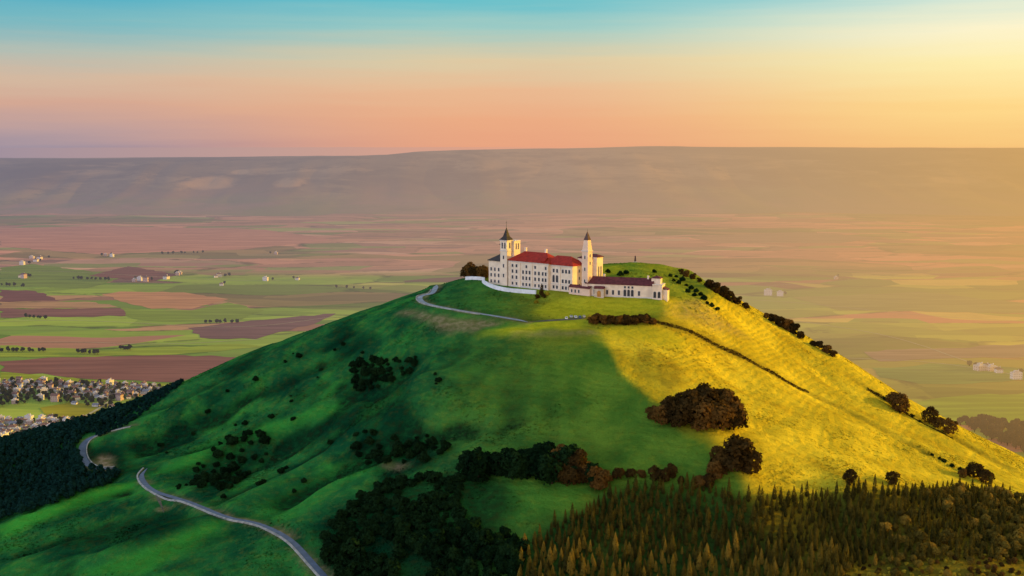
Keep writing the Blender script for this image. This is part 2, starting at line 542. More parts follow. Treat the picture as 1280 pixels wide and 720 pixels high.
M = {}
M['plaster'] = simple('plaster', (.76, .63, .49), .9, .05, .10, .25, tint=(.50, .39, .30))
M['plaster_pink'] = simple('pink_plaster', (.74, .53, .40), .9, .1, .08, .3)
M['limewash'] = simple('limewash', (.72, .74, .78), .9, .1, .1, .3, tint=(.5, .52, .55))
M['stone'] = simple('dressed_stone', (.55, .46, .36), .9, .1, .15, .5)
M['tile'] = simple('red_roof_tile', (.30, .022, .012), .75, .2, .25, .5)
M['tile_brown'] = simple('brown_roof_tile', (.10, .025, .03), .8, .2, .3, .5, tint=(.2, .05, .04))
M['slate'] = simple('dark_slate', (.035, .026, .022), .7, .3, .2, .6)
M['spire'] = simple('weathered_spire', (.10, .06, .055), .8, .2, .2, .6)
M['pane'] = simple('window_pane', (.045, .045, .06), .15, .5, .2, .5)
M['frame'] = simple('window_frame', (.6, .55, .52), .8, .2, .1, 1)
M['wood'] = simple('warm_wood', (.42, .2, .05), .8, .2, .2, 1)
M['iron'] = simple('iron', (.05, .05, .05), .5, .4, .1, 1)
M['asphalt'] = simple('asphalt', (.085, .115, .175), .7, .25, .2, .3)
M['yard'] = simple('worn_yard', (.10, .10, .07), .9, .1, .3, .3)
M['asphalt_top'] = simple('pale_road', (.24, .28, .33), .85, .2, .2, .25)
M['parapet'] = simple('parapet_stone', (.32, .32, .31), .9, .1, .3, .35)
M['bark'] = simple('bark', (.05, .035, .025), .9, .1, .25, 1)
M['rubber'] = simple('rubber', (.02, .02, .02), .8, .2, .1, 2)
M['carglass'] = simple('car_glass', (.03, .035, .045), .1, .6, .1, 1)
M['lamp'] = simple('lamp_glass', (.8, .8, .75), .2, .5, .05, 1)
for k, c in (('white', (.8, .8, .8)), ('silver', (.5, .52, .55)), ('blue', (.08, .13, .25)), ('cream', (.7, .62, .48))):
    M['paint_' + k] = simple('car_paint_' + k, c, .3, .5, .03, 1)
M['conifer'] = leafmat('conifer_needles', (.030, .032, .009), (.19, .14, .020), tip=(.34, .22, .034), nscale=.12)
M['broadleaf'] = leafmat('broadleaf_leaves', (.07, .055, .012), (.24, .17, .026), tip=(.36, .22, .035), nscale=.15)
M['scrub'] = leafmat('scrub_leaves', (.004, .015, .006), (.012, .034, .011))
M['thicket'] = leafmat('thicket_leaves', (.028, .019, .007), (.10, .056, .014), tip=(.17, .085, .02))
M['golden'] = leafmat('golden_leaves', (.30, .24, .02), (.5, .4, .04))
M['farleaf'] = leafmat('far_leaves', (.025, .035, .018), (.06, .065, .028), haze=True)
M['fardry'] = leafmat('far_dry_leaves', (.06, .035, .014), (.13, .075, .025), haze=True)
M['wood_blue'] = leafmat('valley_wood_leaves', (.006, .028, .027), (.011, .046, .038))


# ------------------------------------------------------------------ ground: hill
ZZ0 = ZZ
U, V = project(np.c_[XX.ravel(), YY.ravel(), ZZ.ravel()])
U = U.reshape(XX.shape); V = V.reshape(XX.shape)


def inpoly(poly, u, v):
    r = np.zeros(u.shape, bool); n = len(poly)
    for i in range(n):
        x0, y0 = poly[i]; x1, y1 = poly[(i + 1) % n]
        c = ((y0 > v) != (y1 > v))
        r ^= c & (u < (x1 - x0) * (v - y0) / (y1 - y0 + 1e-9) + x0)
    return r


def blur(a, k):
    for _ in range(k):
        a = a.copy(); a[1:-1] = (a[:-2] + 2 * a[1:-1] + a[2:]) / 4
        a[:, 1:-1] = (a[:, :-2] + 2 * a[:, 1:-1] + a[:, 2:]) / 4
    return a


FRONT = (YY < 875)
JU = 5 * fbm(XX / 12, YY / 12, 61, 3); JV = 3 * fbm(XX / 12, YY / 12, 67, 3)


def patch(poly, k=2):
    return blur((inpoly(poly, U + JU, V + JV) & FRONT).astype(float), k)


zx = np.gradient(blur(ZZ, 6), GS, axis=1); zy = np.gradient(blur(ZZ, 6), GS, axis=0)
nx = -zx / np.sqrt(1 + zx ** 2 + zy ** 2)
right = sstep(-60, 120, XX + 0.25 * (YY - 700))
dry = sstep(-.06, .16, nx + .06 * fbm(XX / 50, YY / 50, 71, 3)) * right  # sun-facing side turned gold: sunlight painted into the grass colour
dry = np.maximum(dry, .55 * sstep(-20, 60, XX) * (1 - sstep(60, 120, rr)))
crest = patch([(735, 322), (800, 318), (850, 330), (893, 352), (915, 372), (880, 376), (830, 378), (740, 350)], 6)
dry = dry * (1 - .75 * crest)  # crest stays green: its shade goes into the colour
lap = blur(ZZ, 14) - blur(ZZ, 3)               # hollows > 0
hollow_shade = np.clip(lap / .8, 0, 1) * (1 - dry)  # shading of the hollows put into the colour, along with their darker growth
dark = np.clip(hollow_shade + .8 * sstep(.12, .5, fbm(XX / 38 + .3 * YY / 38, YY / 60, 81, 4)) * sstep(80, 140, rr) * leftness, 0, 1)
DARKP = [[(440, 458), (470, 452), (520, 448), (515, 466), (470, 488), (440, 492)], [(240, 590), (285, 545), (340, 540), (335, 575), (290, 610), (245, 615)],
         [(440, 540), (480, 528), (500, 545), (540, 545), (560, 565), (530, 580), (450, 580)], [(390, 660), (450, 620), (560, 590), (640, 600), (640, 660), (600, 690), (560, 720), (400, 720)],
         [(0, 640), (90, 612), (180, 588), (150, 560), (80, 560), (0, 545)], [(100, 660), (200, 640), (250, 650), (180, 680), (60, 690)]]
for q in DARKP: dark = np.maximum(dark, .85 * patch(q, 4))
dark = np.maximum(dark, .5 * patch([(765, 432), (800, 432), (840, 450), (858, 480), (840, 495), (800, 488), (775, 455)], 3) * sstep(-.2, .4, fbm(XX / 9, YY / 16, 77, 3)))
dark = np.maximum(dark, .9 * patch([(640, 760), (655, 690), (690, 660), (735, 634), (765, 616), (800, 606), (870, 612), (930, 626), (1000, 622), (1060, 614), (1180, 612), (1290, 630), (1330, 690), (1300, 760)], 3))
light = np.zeros_like(dark)  # paler spur bands, and the sunlit rim painted bright
for q, a in (([(0, 655), (60, 632), (140, 606), (172, 600), (160, 616), (80, 642), (0, 675)], 1), ([(70, 720), (150, 700), (260, 655), (290, 650), (260, 668), (180, 720)], .8),
             ([(180, 595), (250, 560), (340, 528), (430, 500), (440, 512), (350, 540), (240, 590)], .6), ([(300, 650), (400, 590), (470, 560), (560, 545), (470, 590), (400, 620), (350, 655)], .35),
             ([(590, 418), (640, 409), (690, 403), (735, 402), (720, 408), (650, 414)], 1), ([(560, 600), (730, 596), (735, 620), (640, 660), (580, 650)], .2)):
    light = np.maximum(light, a * patch(q, 3))
soil = np.zeros_like(dark)
for q, a in (([(492, 388), (520, 389), (560, 396), (600, 400), (630, 404), (600, 412), (565, 416), (545, 410), (530, 400), (505, 394)], .7),
             ([(120, 573), (134, 571), (142, 577), (140, 586), (122, 586)], 1), ([(640, 414), (745, 414), (745, 417.5), (640, 418)], .6),
             ([(482, 577), (500, 579), (524, 583), (500, 585), (484, 582)], .8), ([(482, 578), (500, 580), (500, 583), (484, 582)], .3),
             ([(820, 383), (870, 372), (905, 398), (940, 425), (900, 415), (850, 398)], .4)):
    soil = np.maximum(soil, a * patch(q, 1))
# darker strips along terrace lines
for T in (TRACK, [(1060, 470), (1105, 497), (1150, 524), (1200, 552), (1270, 590)]):
    P = smooth_line(hits(T), 5)
    d, _ = seg_dist(P, XX, YY)
    dark = np.maximum(dark, (1 - sstep(1.5, 6, d)) * .6 * (.6 + .4 * fbm(XX / 9, YY / 9, 3)))
for k_, P_ in RL.items():
    if k_ == 'yard': continue
    d_, _ = seg_dist(P_[::3] if len(P_) > 12 else P_, XX, YY)
    soil = np.maximum(soil, (1 - sstep(RW[k_] + .3, RW[k_] + 4.5, d_)) * np.clip(.4 + .9 * fbm(XX / 9, YY / 9, 19, 3), 0, .8))
lawn = np.zeros_like(dark)  # real lawn, plus the rim strip whose sunlight is painted into the colour
for q, a in (([(590, 418), (615, 413), (640, 409), (690, 403), (735, 402), (735, 408), (690, 412), (640, 417)], 1), ([(668, 392), (690, 374), (740, 372), (830, 376), (870, 380), (850, 392), (800, 394), (740, 397), (700, 399)], .8),
             ([(745, 408), (800, 407), (830, 410), (860, 425), (850, 440), (800, 425), (755, 418)], .5), ([(745, 336), (775, 330), (780, 342), (745, 346)], .4)):
    lawn = np.maximum(lawn, a * patch(q, 2))

olive_a = sstep(-70, 50, XX + 14 * fbm(XX / 40, YY / 40, 91, 3)) * .9
nyv, nxv = XX.shape
idx = np.arange(nyv * nxv).reshape(nyv, nxv)
Q = np.stack([idx[:-1, :-1], idx[:-1, 1:], idx[1:, 1:], idx[1:, :-1]], -1).reshape(-1, 4)

m, nt = nt_of('hill_grass'); n = N(nt)
p = n.pos()
n1 = n.noise(p, .035, 5, .6)
n2 = n.noise(p, .22, 6, .65)
n3 = n.noise(p, 1.1, 4, .7)
def along(a, lo, hi):
    return n.noise(n.scale(n.scale(p, 1, 1, 1, -a), lo, hi, .03), 1.0, 6, .62, .6)


streak = n.mix(n.attr('olive'), along(.61, .016, .075), along(-.54, .010, .085))
deep, mid, fresh = C(.008, .078, .028), C(.028, .178, .038), C(.050, .33, .038)
green = n.mix(n.mapr(n1, .35, .68), deep, mid)
green = n.mix(n.mapr(streak, .45, .68, 0, .75), green, n.mix(n.mapr(n1, .4, .6), C(.002, .042, .018), C(.040, .24, .034)))
olive = n.mix(n.mapr(n1, .35, .68), C(.066, .165, .018), C(.135, .24, .024))
green = n.mix(n.attr('olive'), green, olive)
green = n.mix(n.attr('light'), green, fresh)
scrub_shade = C(.0014, .017, .009)  # scrub green that also carries the painted shade of the hollows
green = n.mix(n.math('MULTIPLY', n.attr('dark'), n.mapr(n2, .25, .7, .55, 1.0)), green, scrub_shade)
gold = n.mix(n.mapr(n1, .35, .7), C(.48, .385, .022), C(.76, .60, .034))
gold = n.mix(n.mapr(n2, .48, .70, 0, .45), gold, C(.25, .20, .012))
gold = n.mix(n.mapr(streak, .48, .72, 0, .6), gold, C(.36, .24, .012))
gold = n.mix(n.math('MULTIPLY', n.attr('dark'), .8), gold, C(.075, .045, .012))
sunf = n.math('ADD', n.attr('dry'), n.math('MULTIPLY', n.math('SUBTRACT', n2, .5), .5), clamp=True)  # dry: sunlight painted into the grass colour
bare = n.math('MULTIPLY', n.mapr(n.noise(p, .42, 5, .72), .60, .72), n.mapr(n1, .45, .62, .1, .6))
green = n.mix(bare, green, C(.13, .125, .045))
c = n.mix(sunf, green, gold)
c = n.mix(n.attr('lawn'), c, n.mix(n.mapr(n2, .3, .7), C(.33, .35, .014), C(.50, .47, .022)))  # real lawn, and the sunlight painted on the rim strip
c = n.mix(n.attr('soil'), c, n.mix(n.mapr(n2, .35, .7), C(.16, .13, .05), C(.36, .26, .16)))
c = n.mix(n.mapr(n3, .35, .75, 0, .35), c, n.mix(.5, c, C(0, 0, 0)))
spz = n.new('ShaderNodeSeparateXYZ'); n.put(spz.inputs[0], p)
terr = n.math('PINGPONG', n.math('ADD', spz.outputs[2], n.math('MULTIPLY', n1, 9.0)), 1.3)
c = n.mix(n.math('MULTIPLY', n.mapr(terr, .95, 1.25), n.mapr(n2, .42, .62, 0, .32)), c, n.mix(.5, c, C(0, 0, 0)))
hgt = n.math('ADD', n.math('MULTIPLY', terr, .55), n.math('ADD', n.math('MULTIPLY', n2, 2.2), n.math('ADD', n.math('MULTIPLY', n3, .7), n.math('MULTIPLY', streak, 2.0))))
sh = n.bsdf(c, .95, 0.0, n.bump(hgt, .7, 1.0))
n.out(sh); M['hill'] = m

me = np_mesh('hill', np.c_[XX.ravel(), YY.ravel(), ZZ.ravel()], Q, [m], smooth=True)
for nm_, a in (('dry', dry), ('dark', dark), ('light', light), ('soil', soil), ('lawn', lawn), ('olive', olive_a)):  # dry and part of light and lawn: painted sunlight
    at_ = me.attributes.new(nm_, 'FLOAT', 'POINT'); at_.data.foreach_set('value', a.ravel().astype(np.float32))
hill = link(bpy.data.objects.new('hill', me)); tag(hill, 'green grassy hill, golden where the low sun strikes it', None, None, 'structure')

# rough grass standing on the hill: one object nobody could count
def gsample(A, x, y):
    i = np.clip(((x - GX0) / GS).astype(int), 0, len(gx) - 1); j = np.clip(((y - GY0) / GS).astype(int), 0, len(gy) - 1)
    return A[j, i]


rg = np.random.default_rng(99)
NT = 260000
tx = rg.uniform(-420, 420, NT); ty = 450 + 430 * rg.random(NT) ** 1.15
uu, vv = project(np.c_[tx, ty, H(tx, ty)])
den = sstep(-.25, .45, fbm(tx / 22, ty / 22, 55, 4)) * .75 + .12
ok = (uu > -60) & (uu < 1340) & (vv < 760) & (rg.random(NT) < den) & (gsample(lawn, tx, ty) < .3) & (gsample(soil, tx, ty) < .5)
for k_, P_ in RL.items():
    q_ = smooth_line(P_, 6.0, 0)
    ok &= seg_dist(q_, tx, ty)[0] > RW[k_] + 1.5
for O_, ex_, ey_, b_ in ((OM, exm, eym, (-6, 96, -10, 26)), (OA, exa, eya, (-4, 60, -6, 16))):
    l1 = (tx - O_[0]) * ex_[0] + (ty - O_[1]) * ex_[1]; l2 = (tx - O_[0]) * ey_[0] + (ty - O_[1]) * ey_[1]
    ok &= ~((l1 > b_[0]) & (l1 < b_[1]) & (l2 > b_[2]) & (l2 < b_[3]))
tx, ty = tx[ok], ty[ok]
nb = 2
bx_ = np.repeat(tx, nb) + rg.normal(size=len(tx) * nb) * .35; by_ = np.repeat(ty, nb) + rg.normal(size=len(tx) * nb) * .35
bz_ = H(bx_, by_)
ht = np.repeat(rg.uniform(.14, .42, len(tx)) * (.6 + .8 * sstep(-.2, .5, fbm(tx / 30, ty / 30, 57, 3))), nb)
aa = rg.random(len(bx_)) * PI; wd = ht * rg.uniform(1.0, 1.8, len(bx_))
lean = rg.normal(size=(len(bx_), 2)) * .35
c0 = np.c_[bx_ - wd * np.cos(aa), by_ - wd * np.sin(aa), bz_ - .08]; c1 = np.c_[bx_ + wd * np.cos(aa), by_ + wd * np.sin(aa), bz_ - .08]
top = np.c_[lean * ht[:, None], ht]
GV = np.stack([c0, c1, c1 * .65 + c0 * .35 + top, c0 * .65 + c1 * .35 + top], 1).reshape(-1, 3)
gme = np_mesh('grass', GV, np.arange(len(GV)).reshape(-1, 4), [M['hill']])
gxx = np.repeat(bx_, 4); gyy = np.repeat(by_, 4)
for nm_, a in (('dry', dry), ('dark', dark), ('light', light), ('soil', soil), ('lawn', lawn), ('olive', olive_a)):  # dry and part of light and lawn: painted sunlight
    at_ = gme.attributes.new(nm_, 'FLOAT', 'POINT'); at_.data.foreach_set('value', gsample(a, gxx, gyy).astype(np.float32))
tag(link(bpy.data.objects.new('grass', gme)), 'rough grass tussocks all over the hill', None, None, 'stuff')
print('tussocks', len(tx))

# ------------------------------------------------------------------ ground: plain with fields
m, nt = nt_of('farmland'); n = N(nt)
p = n.pos()
wob = n.vmath('SCALE', n.vmath('SUBTRACT', n.noise(p, .0012, 3, out=1), (.5, .5, .5)))
wob.node.inputs['Scale'].default_value = 420.0
q = n.vmath('ADD', p, wob)


def vor(sx, sy, rz, metric='CHEBYCHEV', feature='F1'):
    v = n.new('ShaderNodeTexVoronoi', distance=metric, feature=feature, voronoi_dimensions='2D')
    n.put(v.inputs['Vector'], n.scale(q, 1 / sx, 1 / sy, 1, rz)); v.inputs['Scale'].default_value = 1.0
    v.inputs['Randomness'].default_value = .85
    w = n.new('ShaderNodeTexWhiteNoise', noise_dimensions='3D'); n.put(w.inputs[0], v.outputs['Color'])
    return w.outputs['Value'], v.outputs['Distance']


r1, d1 = vor(640, 190, .10, 'EUCLIDEAN')
r2, d2 = vor(260, 110, .16, 'EUCLIDEAN')
r3, d3 = vor(1100, 500, .05)
FB = 1.62
GREENS = [(0, (.10, .16, .022)), (.2, (.17, .23, .03)), (.36, (.22, .27, .035)), (.5, (.13, .20, .03)), (.6, (.28, .27, .06)), (.7, (.12, .065, .05)), (.8, (.22, .11, .07)), (.9, (.33, .18, .09))]
BROWNS = [(0, (.30, .15, .10)), (.2, (.38, .18, .12)), (.36, (.20, .11, .085)), (.5, (.36, .20, .14)), (.62, (.17, .17, .06)), (.75, (.25, .16, .10)), (.88, (.20, .2, .07))]
band = n.noise(n.scale(p, .00030, .00075, 1), 1.0, 3)
sp = n.new('ShaderNodeSeparateXYZ'); n.put(sp.inputs[0], p)
far = n.mapr(sp.outputs[1], 2400, 3900)
bandf = n.math('ADD', n.math('MULTIPLY', far, .62), n.math('MULTIPLY', band, .55))
useb = n.mapr(bandf, .42, .62)
pick = n.math('FRACT', n.math('ADD', r1, n.math('MULTIPLY', n.math('GREATER_THAN', r1, .35), r2)))
c = n.mix(useb, n.ramp(pick, [(a, tuple(x * FB for x in b)) for a, b in GREENS], 'CONSTANT'), n.ramp(pick, [(a, tuple(x * FB for x in b)) for a, b in BROWNS], 'CONSTANT'))
c = n.mix(n.math('MULTIPLY', n.math('GREATER_THAN', r3, .72), .6), c, C(.15, .17, .04))
rows = n.noise(n.scale(p, .004, .05, 1, .22), 1.0, 4)
c = n.mix(n.mapr(rows, .4, .7, 0, .4), c, n.mix(.5, c, C(.05, .05, .02)))
mott = n.noise(p, .012, 5, .65)
c = n.mix(n.mapr(mott, .45, .75, 0, .35), c, C(.20, .17, .06))
ve = n.new('ShaderNodeTexVoronoi', distance='EUCLIDEAN', feature='DISTANCE_TO_EDGE', voronoi_dimensions='2D')
n.put(ve.inputs['Vector'], n.scale(q, 1 / 640, 1 / 190, 1, .10)); ve.inputs['Scale'].default_value = 1.0; ve.inputs['Randomness'].default_value = .85
c = n.mix(1.0, c, n.ramp(r2, [(0, (.78, .80, .8)), (.5, (1, 1, 1)), (1, (1.25, 1.2, 1.15))]), 'MULTIPLY')
hedge = n.mapr(ve.outputs['Distance'], .015, .05, 1, 0)
c = n.mix(n.math('MULTIPLY', n.math('MULTIPLY', hedge, n.mapr(mott, .45, .55)), .55), c, C(.04, .055, .02))
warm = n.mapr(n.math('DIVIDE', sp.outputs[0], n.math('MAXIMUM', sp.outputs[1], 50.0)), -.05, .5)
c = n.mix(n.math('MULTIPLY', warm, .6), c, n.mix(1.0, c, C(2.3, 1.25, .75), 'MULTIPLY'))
n.out(painted_haze(n, n.bsdf(c, .95, 0.0))); M['plain'] = m
S = 60000.0
xs = np.r_[np.linspace(-S, -8000, 12), np.linspace(-7000, 7000, 40), np.linspace(8000, S, 12)]
ys = np.r_[np.linspace(-6000, 900, 8), np.linspace(1100, 9000, 45), np.linspace(10000, 70000, 14)]
PX, PY = np.meshgrid(xs, ys)
ii = np.arange(PX.size).reshape(PX.shape)
PQ = np.stack([ii[:-1, :-1], ii[:-1, 1:], ii[1:, 1:], ii[1:, :-1]], -1).reshape(-1, 4)
plain = link(bpy.data.objects.new('ground', np_mesh('ground', np.c_[PX.ravel(), PY.ravel(), 0 * PX.ravel()], PQ, [m])))
tag(plain, 'flat farmland plain of green and brown fields', None, None, 'structure')

# single fields one can make out
FIELDS = [
    ('pale_ploughed_field', [(127, 368), (150, 364.5), (230, 365.5), (286, 374), (240, 386), (190, 386), (150, 377)], (.52, .25, .12)),
    ('ploughed_field', [(0, 452), (60, 447), (170, 444.5), (320, 446), (300, 462), (215, 478), (150, 475), (0, 464)], (.23, .10, .075)),
    ('dark_field', [(0, 362), (45, 364), (75, 376), (0, 377)], (.19, .08, .07)),
    ('stubble_field', [(0, 379), (75, 377), (120, 378), (148, 384), (100, 386), (0, 385)], (.42, .24, .12)),
    ('fallow_field', [(0, 386), (100, 386), (150, 385), (200, 394), (100, 396), (0, 397)], (.22, .10, .08)),
    ('green_field', [(150, 384), (190, 388), (240, 388), (285, 378), (330, 388), (300, 400), (200, 402), (160, 396)], (.22, .29, .035)),
    ('meadow', [(0, 466), (150, 477), (215, 480), (200, 484), (100, 479), (0, 474)], (.26, .30, .02)),
    ('lime_field', [(0, 432), (120, 438), (300, 430), (330, 434), (200, 444), (60, 446), (0, 447)], (.27, .33, .03)),
    ('green_field', [(0, 335), (40, 330), (160, 345), (110, 360), (0, 358)], (.18, .24, .04)),
    ('rust_field', [(110, 345), (160, 333), (225, 343), (190, 352)], (.21, .09, .07)),
    ('plum_field', [(235, 410), (330, 400), (420, 392), (400, 402), (320, 424), (250, 422)], (.19, .10, .09)),
    ('pink_field', [(0, 286), (120, 282), (330, 287), (420, 300), (300, 312), (120, 318), (0, 308)], (.55, .25, .17)),
    ('olive_field', [(1080, 440), (1290, 430), (1290, 446), (1100, 452)], (.34, .20, .11)),
    ('lime_field', [(1100, 520), (1160, 500), (1290, 490), (1300, 505), (1300, 530), (1210, 532)], (.30, .34, .025)),
    ('green_field', [(1090, 460), (1180, 455), (1290, 462), (1290, 476), (1150, 480), (1100, 472)], (.22, .27, .05)),
    ('straw_field', [(990, 372), (1150, 365), (1290, 380), (1290, 392), (1050, 388)], (.33, .29, .06)),
    ('tan_field', [(860, 296), (1000, 290), (1100, 297), (1050, 304), (900, 304)], (.45, .24, .12)),
    ('tan_field', [(790, 299), (860, 298), (862, 301), (800, 302)], (.6, .35, .2)),
    ('valley_meadow', [(50, 510), (90, 503), (150, 505), (110, 520), (60, 521)], (.34, .30, .02)),
]
for k, (nm_, poly, col) in enumerate(FIELDS):
    mname = 'soil_of_' + nm_ + str(k)
    mm, nt = nt_of(mname); n = N(nt); p = n.pos()
    f = n.noise(n.scale(p, .006, .06, 1, .2 + .1 * (k % 3)), 1.0, 4); g = n.noise(p, .012, 5, .6)
    cc = n.mix(n.mapr(f, .35, .7), C(*[a * .78 for a in col]), C(*[min(1, a * 1.15) for a in col]))
    cc = n.mix(n.mapr(g, .5, .75, 0, .4), cc, C(*[a * .6 + .03 for a in col]))
    n.out(painted_haze(n, n.bsdf(cc, .95, 0.0)))
    P = np.array([plain_pt(u, v) for u, v in poly])
    P = np.vstack([P, P[:1]])
    Pd = []
    for a, b in zip(P[:-1], P[1:]):      # slightly wavy borders
        L = np.hypot(*(b - a)[:2]); kk = max(1, int(L / 25))
        for t in range(kk):
            r = a + (b - a) * t / kk
            j = 5 * (min(t, kk - t) > 0)
            Pd.append((r[0] + j * random.uniform(-1, 1), r[1] + j * random.uniform(-1, 1) * 2, .3 + .012 * k + .0))
    mb = MB(); mb.add(Pd, [tuple(range(len(Pd)))])
    o = mb.obj(nm_, mm)
    if o.data.polygons[0].normal.z < 0: o.data.flip_normals()
    tag(o, None, None, None, 'structure')

# ------------------------------------------------------------------ far hills
def plateau_mat(name, amount, patch_col=None, ztop=340.0):
    m, nt = nt_of(name); n = N(nt); p = n.pos()
    sp = n.new('ShaderNodeSeparateXYZ'); n.put(sp.inputs[0], p)
    f = n.noise(n.scale(p, .0011, .0011, .004), 1.0, 6, .6)
    g = n.noise(n.scale(p, .0012, .0006, .012, .05), 1.0, 5, .65, .5)
    c = n.mix(n.mapr(f, .35, .65), C(.06, .048, .036), C(.23, .16, .09))
    c = n.mix(n.mapr(g, .46, .64, 0, .85), c, C(.46, .29, .15))
    c = n.mix(n.mapr(n.noise(n.scale(p, .004, .004, .02), 1.0, 6, .7), .5, .62, 0, .6), c, C(.03, .032, .024))
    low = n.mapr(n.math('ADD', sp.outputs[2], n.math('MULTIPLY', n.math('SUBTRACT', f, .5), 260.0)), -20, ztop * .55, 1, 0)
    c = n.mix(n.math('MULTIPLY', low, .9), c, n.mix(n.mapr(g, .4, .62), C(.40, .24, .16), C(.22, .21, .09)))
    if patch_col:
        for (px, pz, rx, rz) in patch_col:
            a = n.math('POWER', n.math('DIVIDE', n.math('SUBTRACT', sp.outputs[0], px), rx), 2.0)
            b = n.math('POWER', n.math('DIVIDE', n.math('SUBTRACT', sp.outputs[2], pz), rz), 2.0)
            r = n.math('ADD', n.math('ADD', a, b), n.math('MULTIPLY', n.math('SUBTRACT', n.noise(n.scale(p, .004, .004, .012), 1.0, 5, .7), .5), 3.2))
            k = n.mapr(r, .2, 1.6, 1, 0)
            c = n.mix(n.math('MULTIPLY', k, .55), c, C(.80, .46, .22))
    n.out(painted_haze(n, n.bsdf(c, .95, .03), amount))
    return m


def ridge(name, y0, depth, prof, x0, x1, mat, label, rough=14, seed=3, nx=520, ny=60):
    """an escarpment: foot at y0, top edge depth metres further, then level"""
    xs = np.linspace(x0, x1, nx); t = np.linspace(0, 1, ny)
    X, T = np.meshgrid(xs, t)
    pv = np.interp(X, prof[0], prof[1])
    Y = y0 + T * depth * 1.6 + 260 * fbm(X / 1500, 0 * X, seed, 3)
    s = sstep(-.05, .66, T + .05 * fbm(X / 700, 0 * X, seed + 2, 3)) ** 1.5
    gul = fbm(X / 420 + .8 * T, T * 1.2, seed + 5, 4)
    pv = pv + 7 * fbm(X / 500, 0 * X, seed + 7, 4)
    Z = pv * s + gul * rough * 7 * s * (1 - s) * 4 + rough * .35 * fbm(X / 600, T * 3, seed + 9, 3) * s - 2
    Z[0] = -8
    ii = np.arange(X.size).reshape(X.shape)
    q = np.stack([ii[:-1, :-1], ii[:-1, 1:], ii[1:, 1:], ii[1:, :-1]], -1).reshape(-1, 4)
    o = link(bpy.data.objects.new(name, np_mesh(name, np.c_[X.ravel(), Y.ravel(), Z.ravel()], q, [mat], True)))
    tag(o, label, None, None, 'structure'); return o


lx = lambda u, y: (u - 640) / F * y
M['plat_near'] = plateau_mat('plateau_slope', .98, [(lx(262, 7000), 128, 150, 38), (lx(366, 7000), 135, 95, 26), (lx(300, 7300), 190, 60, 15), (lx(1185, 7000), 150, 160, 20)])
M['plat_far'] = plateau_mat('far_slope', 1.1)
ridge('hills', 5700, 2200, ([-9000, lx(0, 8000), lx(120, 8000), lx(300, 8000), lx(420, 8000), lx(480, 8000), lx(520, 8000), lx(570, 8000), lx(700, 8000), lx(850, 8000), lx(1050, 8000), lx(1300, 8000), 14000],
      [262, 268, 276, 284, 288, 300, 322, 334, 350, 362, 360, 350, 338]), -9000, 9000, M['plat_near'], 'long flat plateau closing the plain under the sun', 12, 3)
ridge('hills', 15000, 4000, ([-20000, lx(-50, 18000), lx(100, 18000), lx(300, 18000), lx(520, 18000), 9000], [270, 310, 330, 315, 290, 250]), -16000, 9000, M['plat_far'], 'pale farthest hills on the horizon', 20, 23)
ridge('hills', 26000, 6000, ([-40000, -12000, -6000, 40000], [330, 360, 375, 380]), -30000, 30000, M['plat_far'], 'faint last rise on the horizon', 30, 33)

# ------------------------------------------------------------------ roads
def ribbon(name, P, w, mat, lift=.06, label=None):
    T = np.gradient(P[:, :2], axis=0); T /= np.linalg.norm(T, axis=1)[:, None] + 1e-9
    Nn = np.c_[-T[:, 1], T[:, 0]]
    cols = []
    tp_ = np.minimum(1, .15 + np.minimum(np.arange(len(P)), np.arange(len(P))[::-1]) / (4.0 if w > 1.7 else 9.0))[:, None]
    for k in (-1, -.33, .33, 1):
        xy = P[:, :2] + Nn * w * k * tp_
        z = np.maximum(P[:, 2], np.maximum(H(xy[:, 0], xy[:, 1]), P[:, 2] - .5)) + lift + .05 * (1 - k * k)
        cols.append(np.c_[xy, z])
    V_ = np.stack(cols, 1).reshape(-1, 3); nn = len(P)
    ii = np.arange(nn * 4).reshape(nn, 4)
    q = np.stack([ii[:-1, :-1], ii[1:, :-1], ii[1:, 1:], ii[:-1, 1:]], -1).reshape(-1, 4)
    me = np_mesh(name, V_, q, [mat], True)
    if me.polygons[0].normal.z < 0: me.flip_normals()
    o = link(bpy.data.objects.new(name, me)); tag(o, label, None, None, 'structure')
    return Nn


def walling(name, P, off, hgt, th, mat, label, cat='wall', sink=.6):
    T = np.gradient(P[:, :2], axis=0); T /= np.linalg.norm(T, axis=1)[:, None] + 1e-9
    Nn = np.c_[-T[:, 1], T[:, 0]]
    c = P[:, :2] + Nn * off
    z = H(c[:, 0], c[:, 1])
    L = []
    for s_, top in ((-1, 0), (-1, 1), (1, 1), (1, 0)):
        xy = c + Nn * th / 2 * s_
        L.append(np.c_[xy, z + (hgt if top else -sink)])
    V_ = np.stack(L, 1).reshape(-1, 3); nn = len(P); ii = np.arange(nn * 4).reshape(nn, 4)
    q = []
    for k in range(4):
        a, b = k, (k + 1) % 4
        q.append(np.stack([ii[:-1, a], ii[1:, a], ii[1:, b], ii[:-1, b]], -1))
    q = np.vstack(q + [ii[0][None], ii[-1][::-1][None]])
    me = np_mesh(name, V_, q, [mat])
    bm = bmesh.new(); bm.from_mesh(me); bmesh.ops.recalc_face_normals(bm, faces=bm.faces); bm.to_mesh(me); bm.free()
    o = link(bpy.data.objects.new(name, me)); tag(o, label, cat); return o


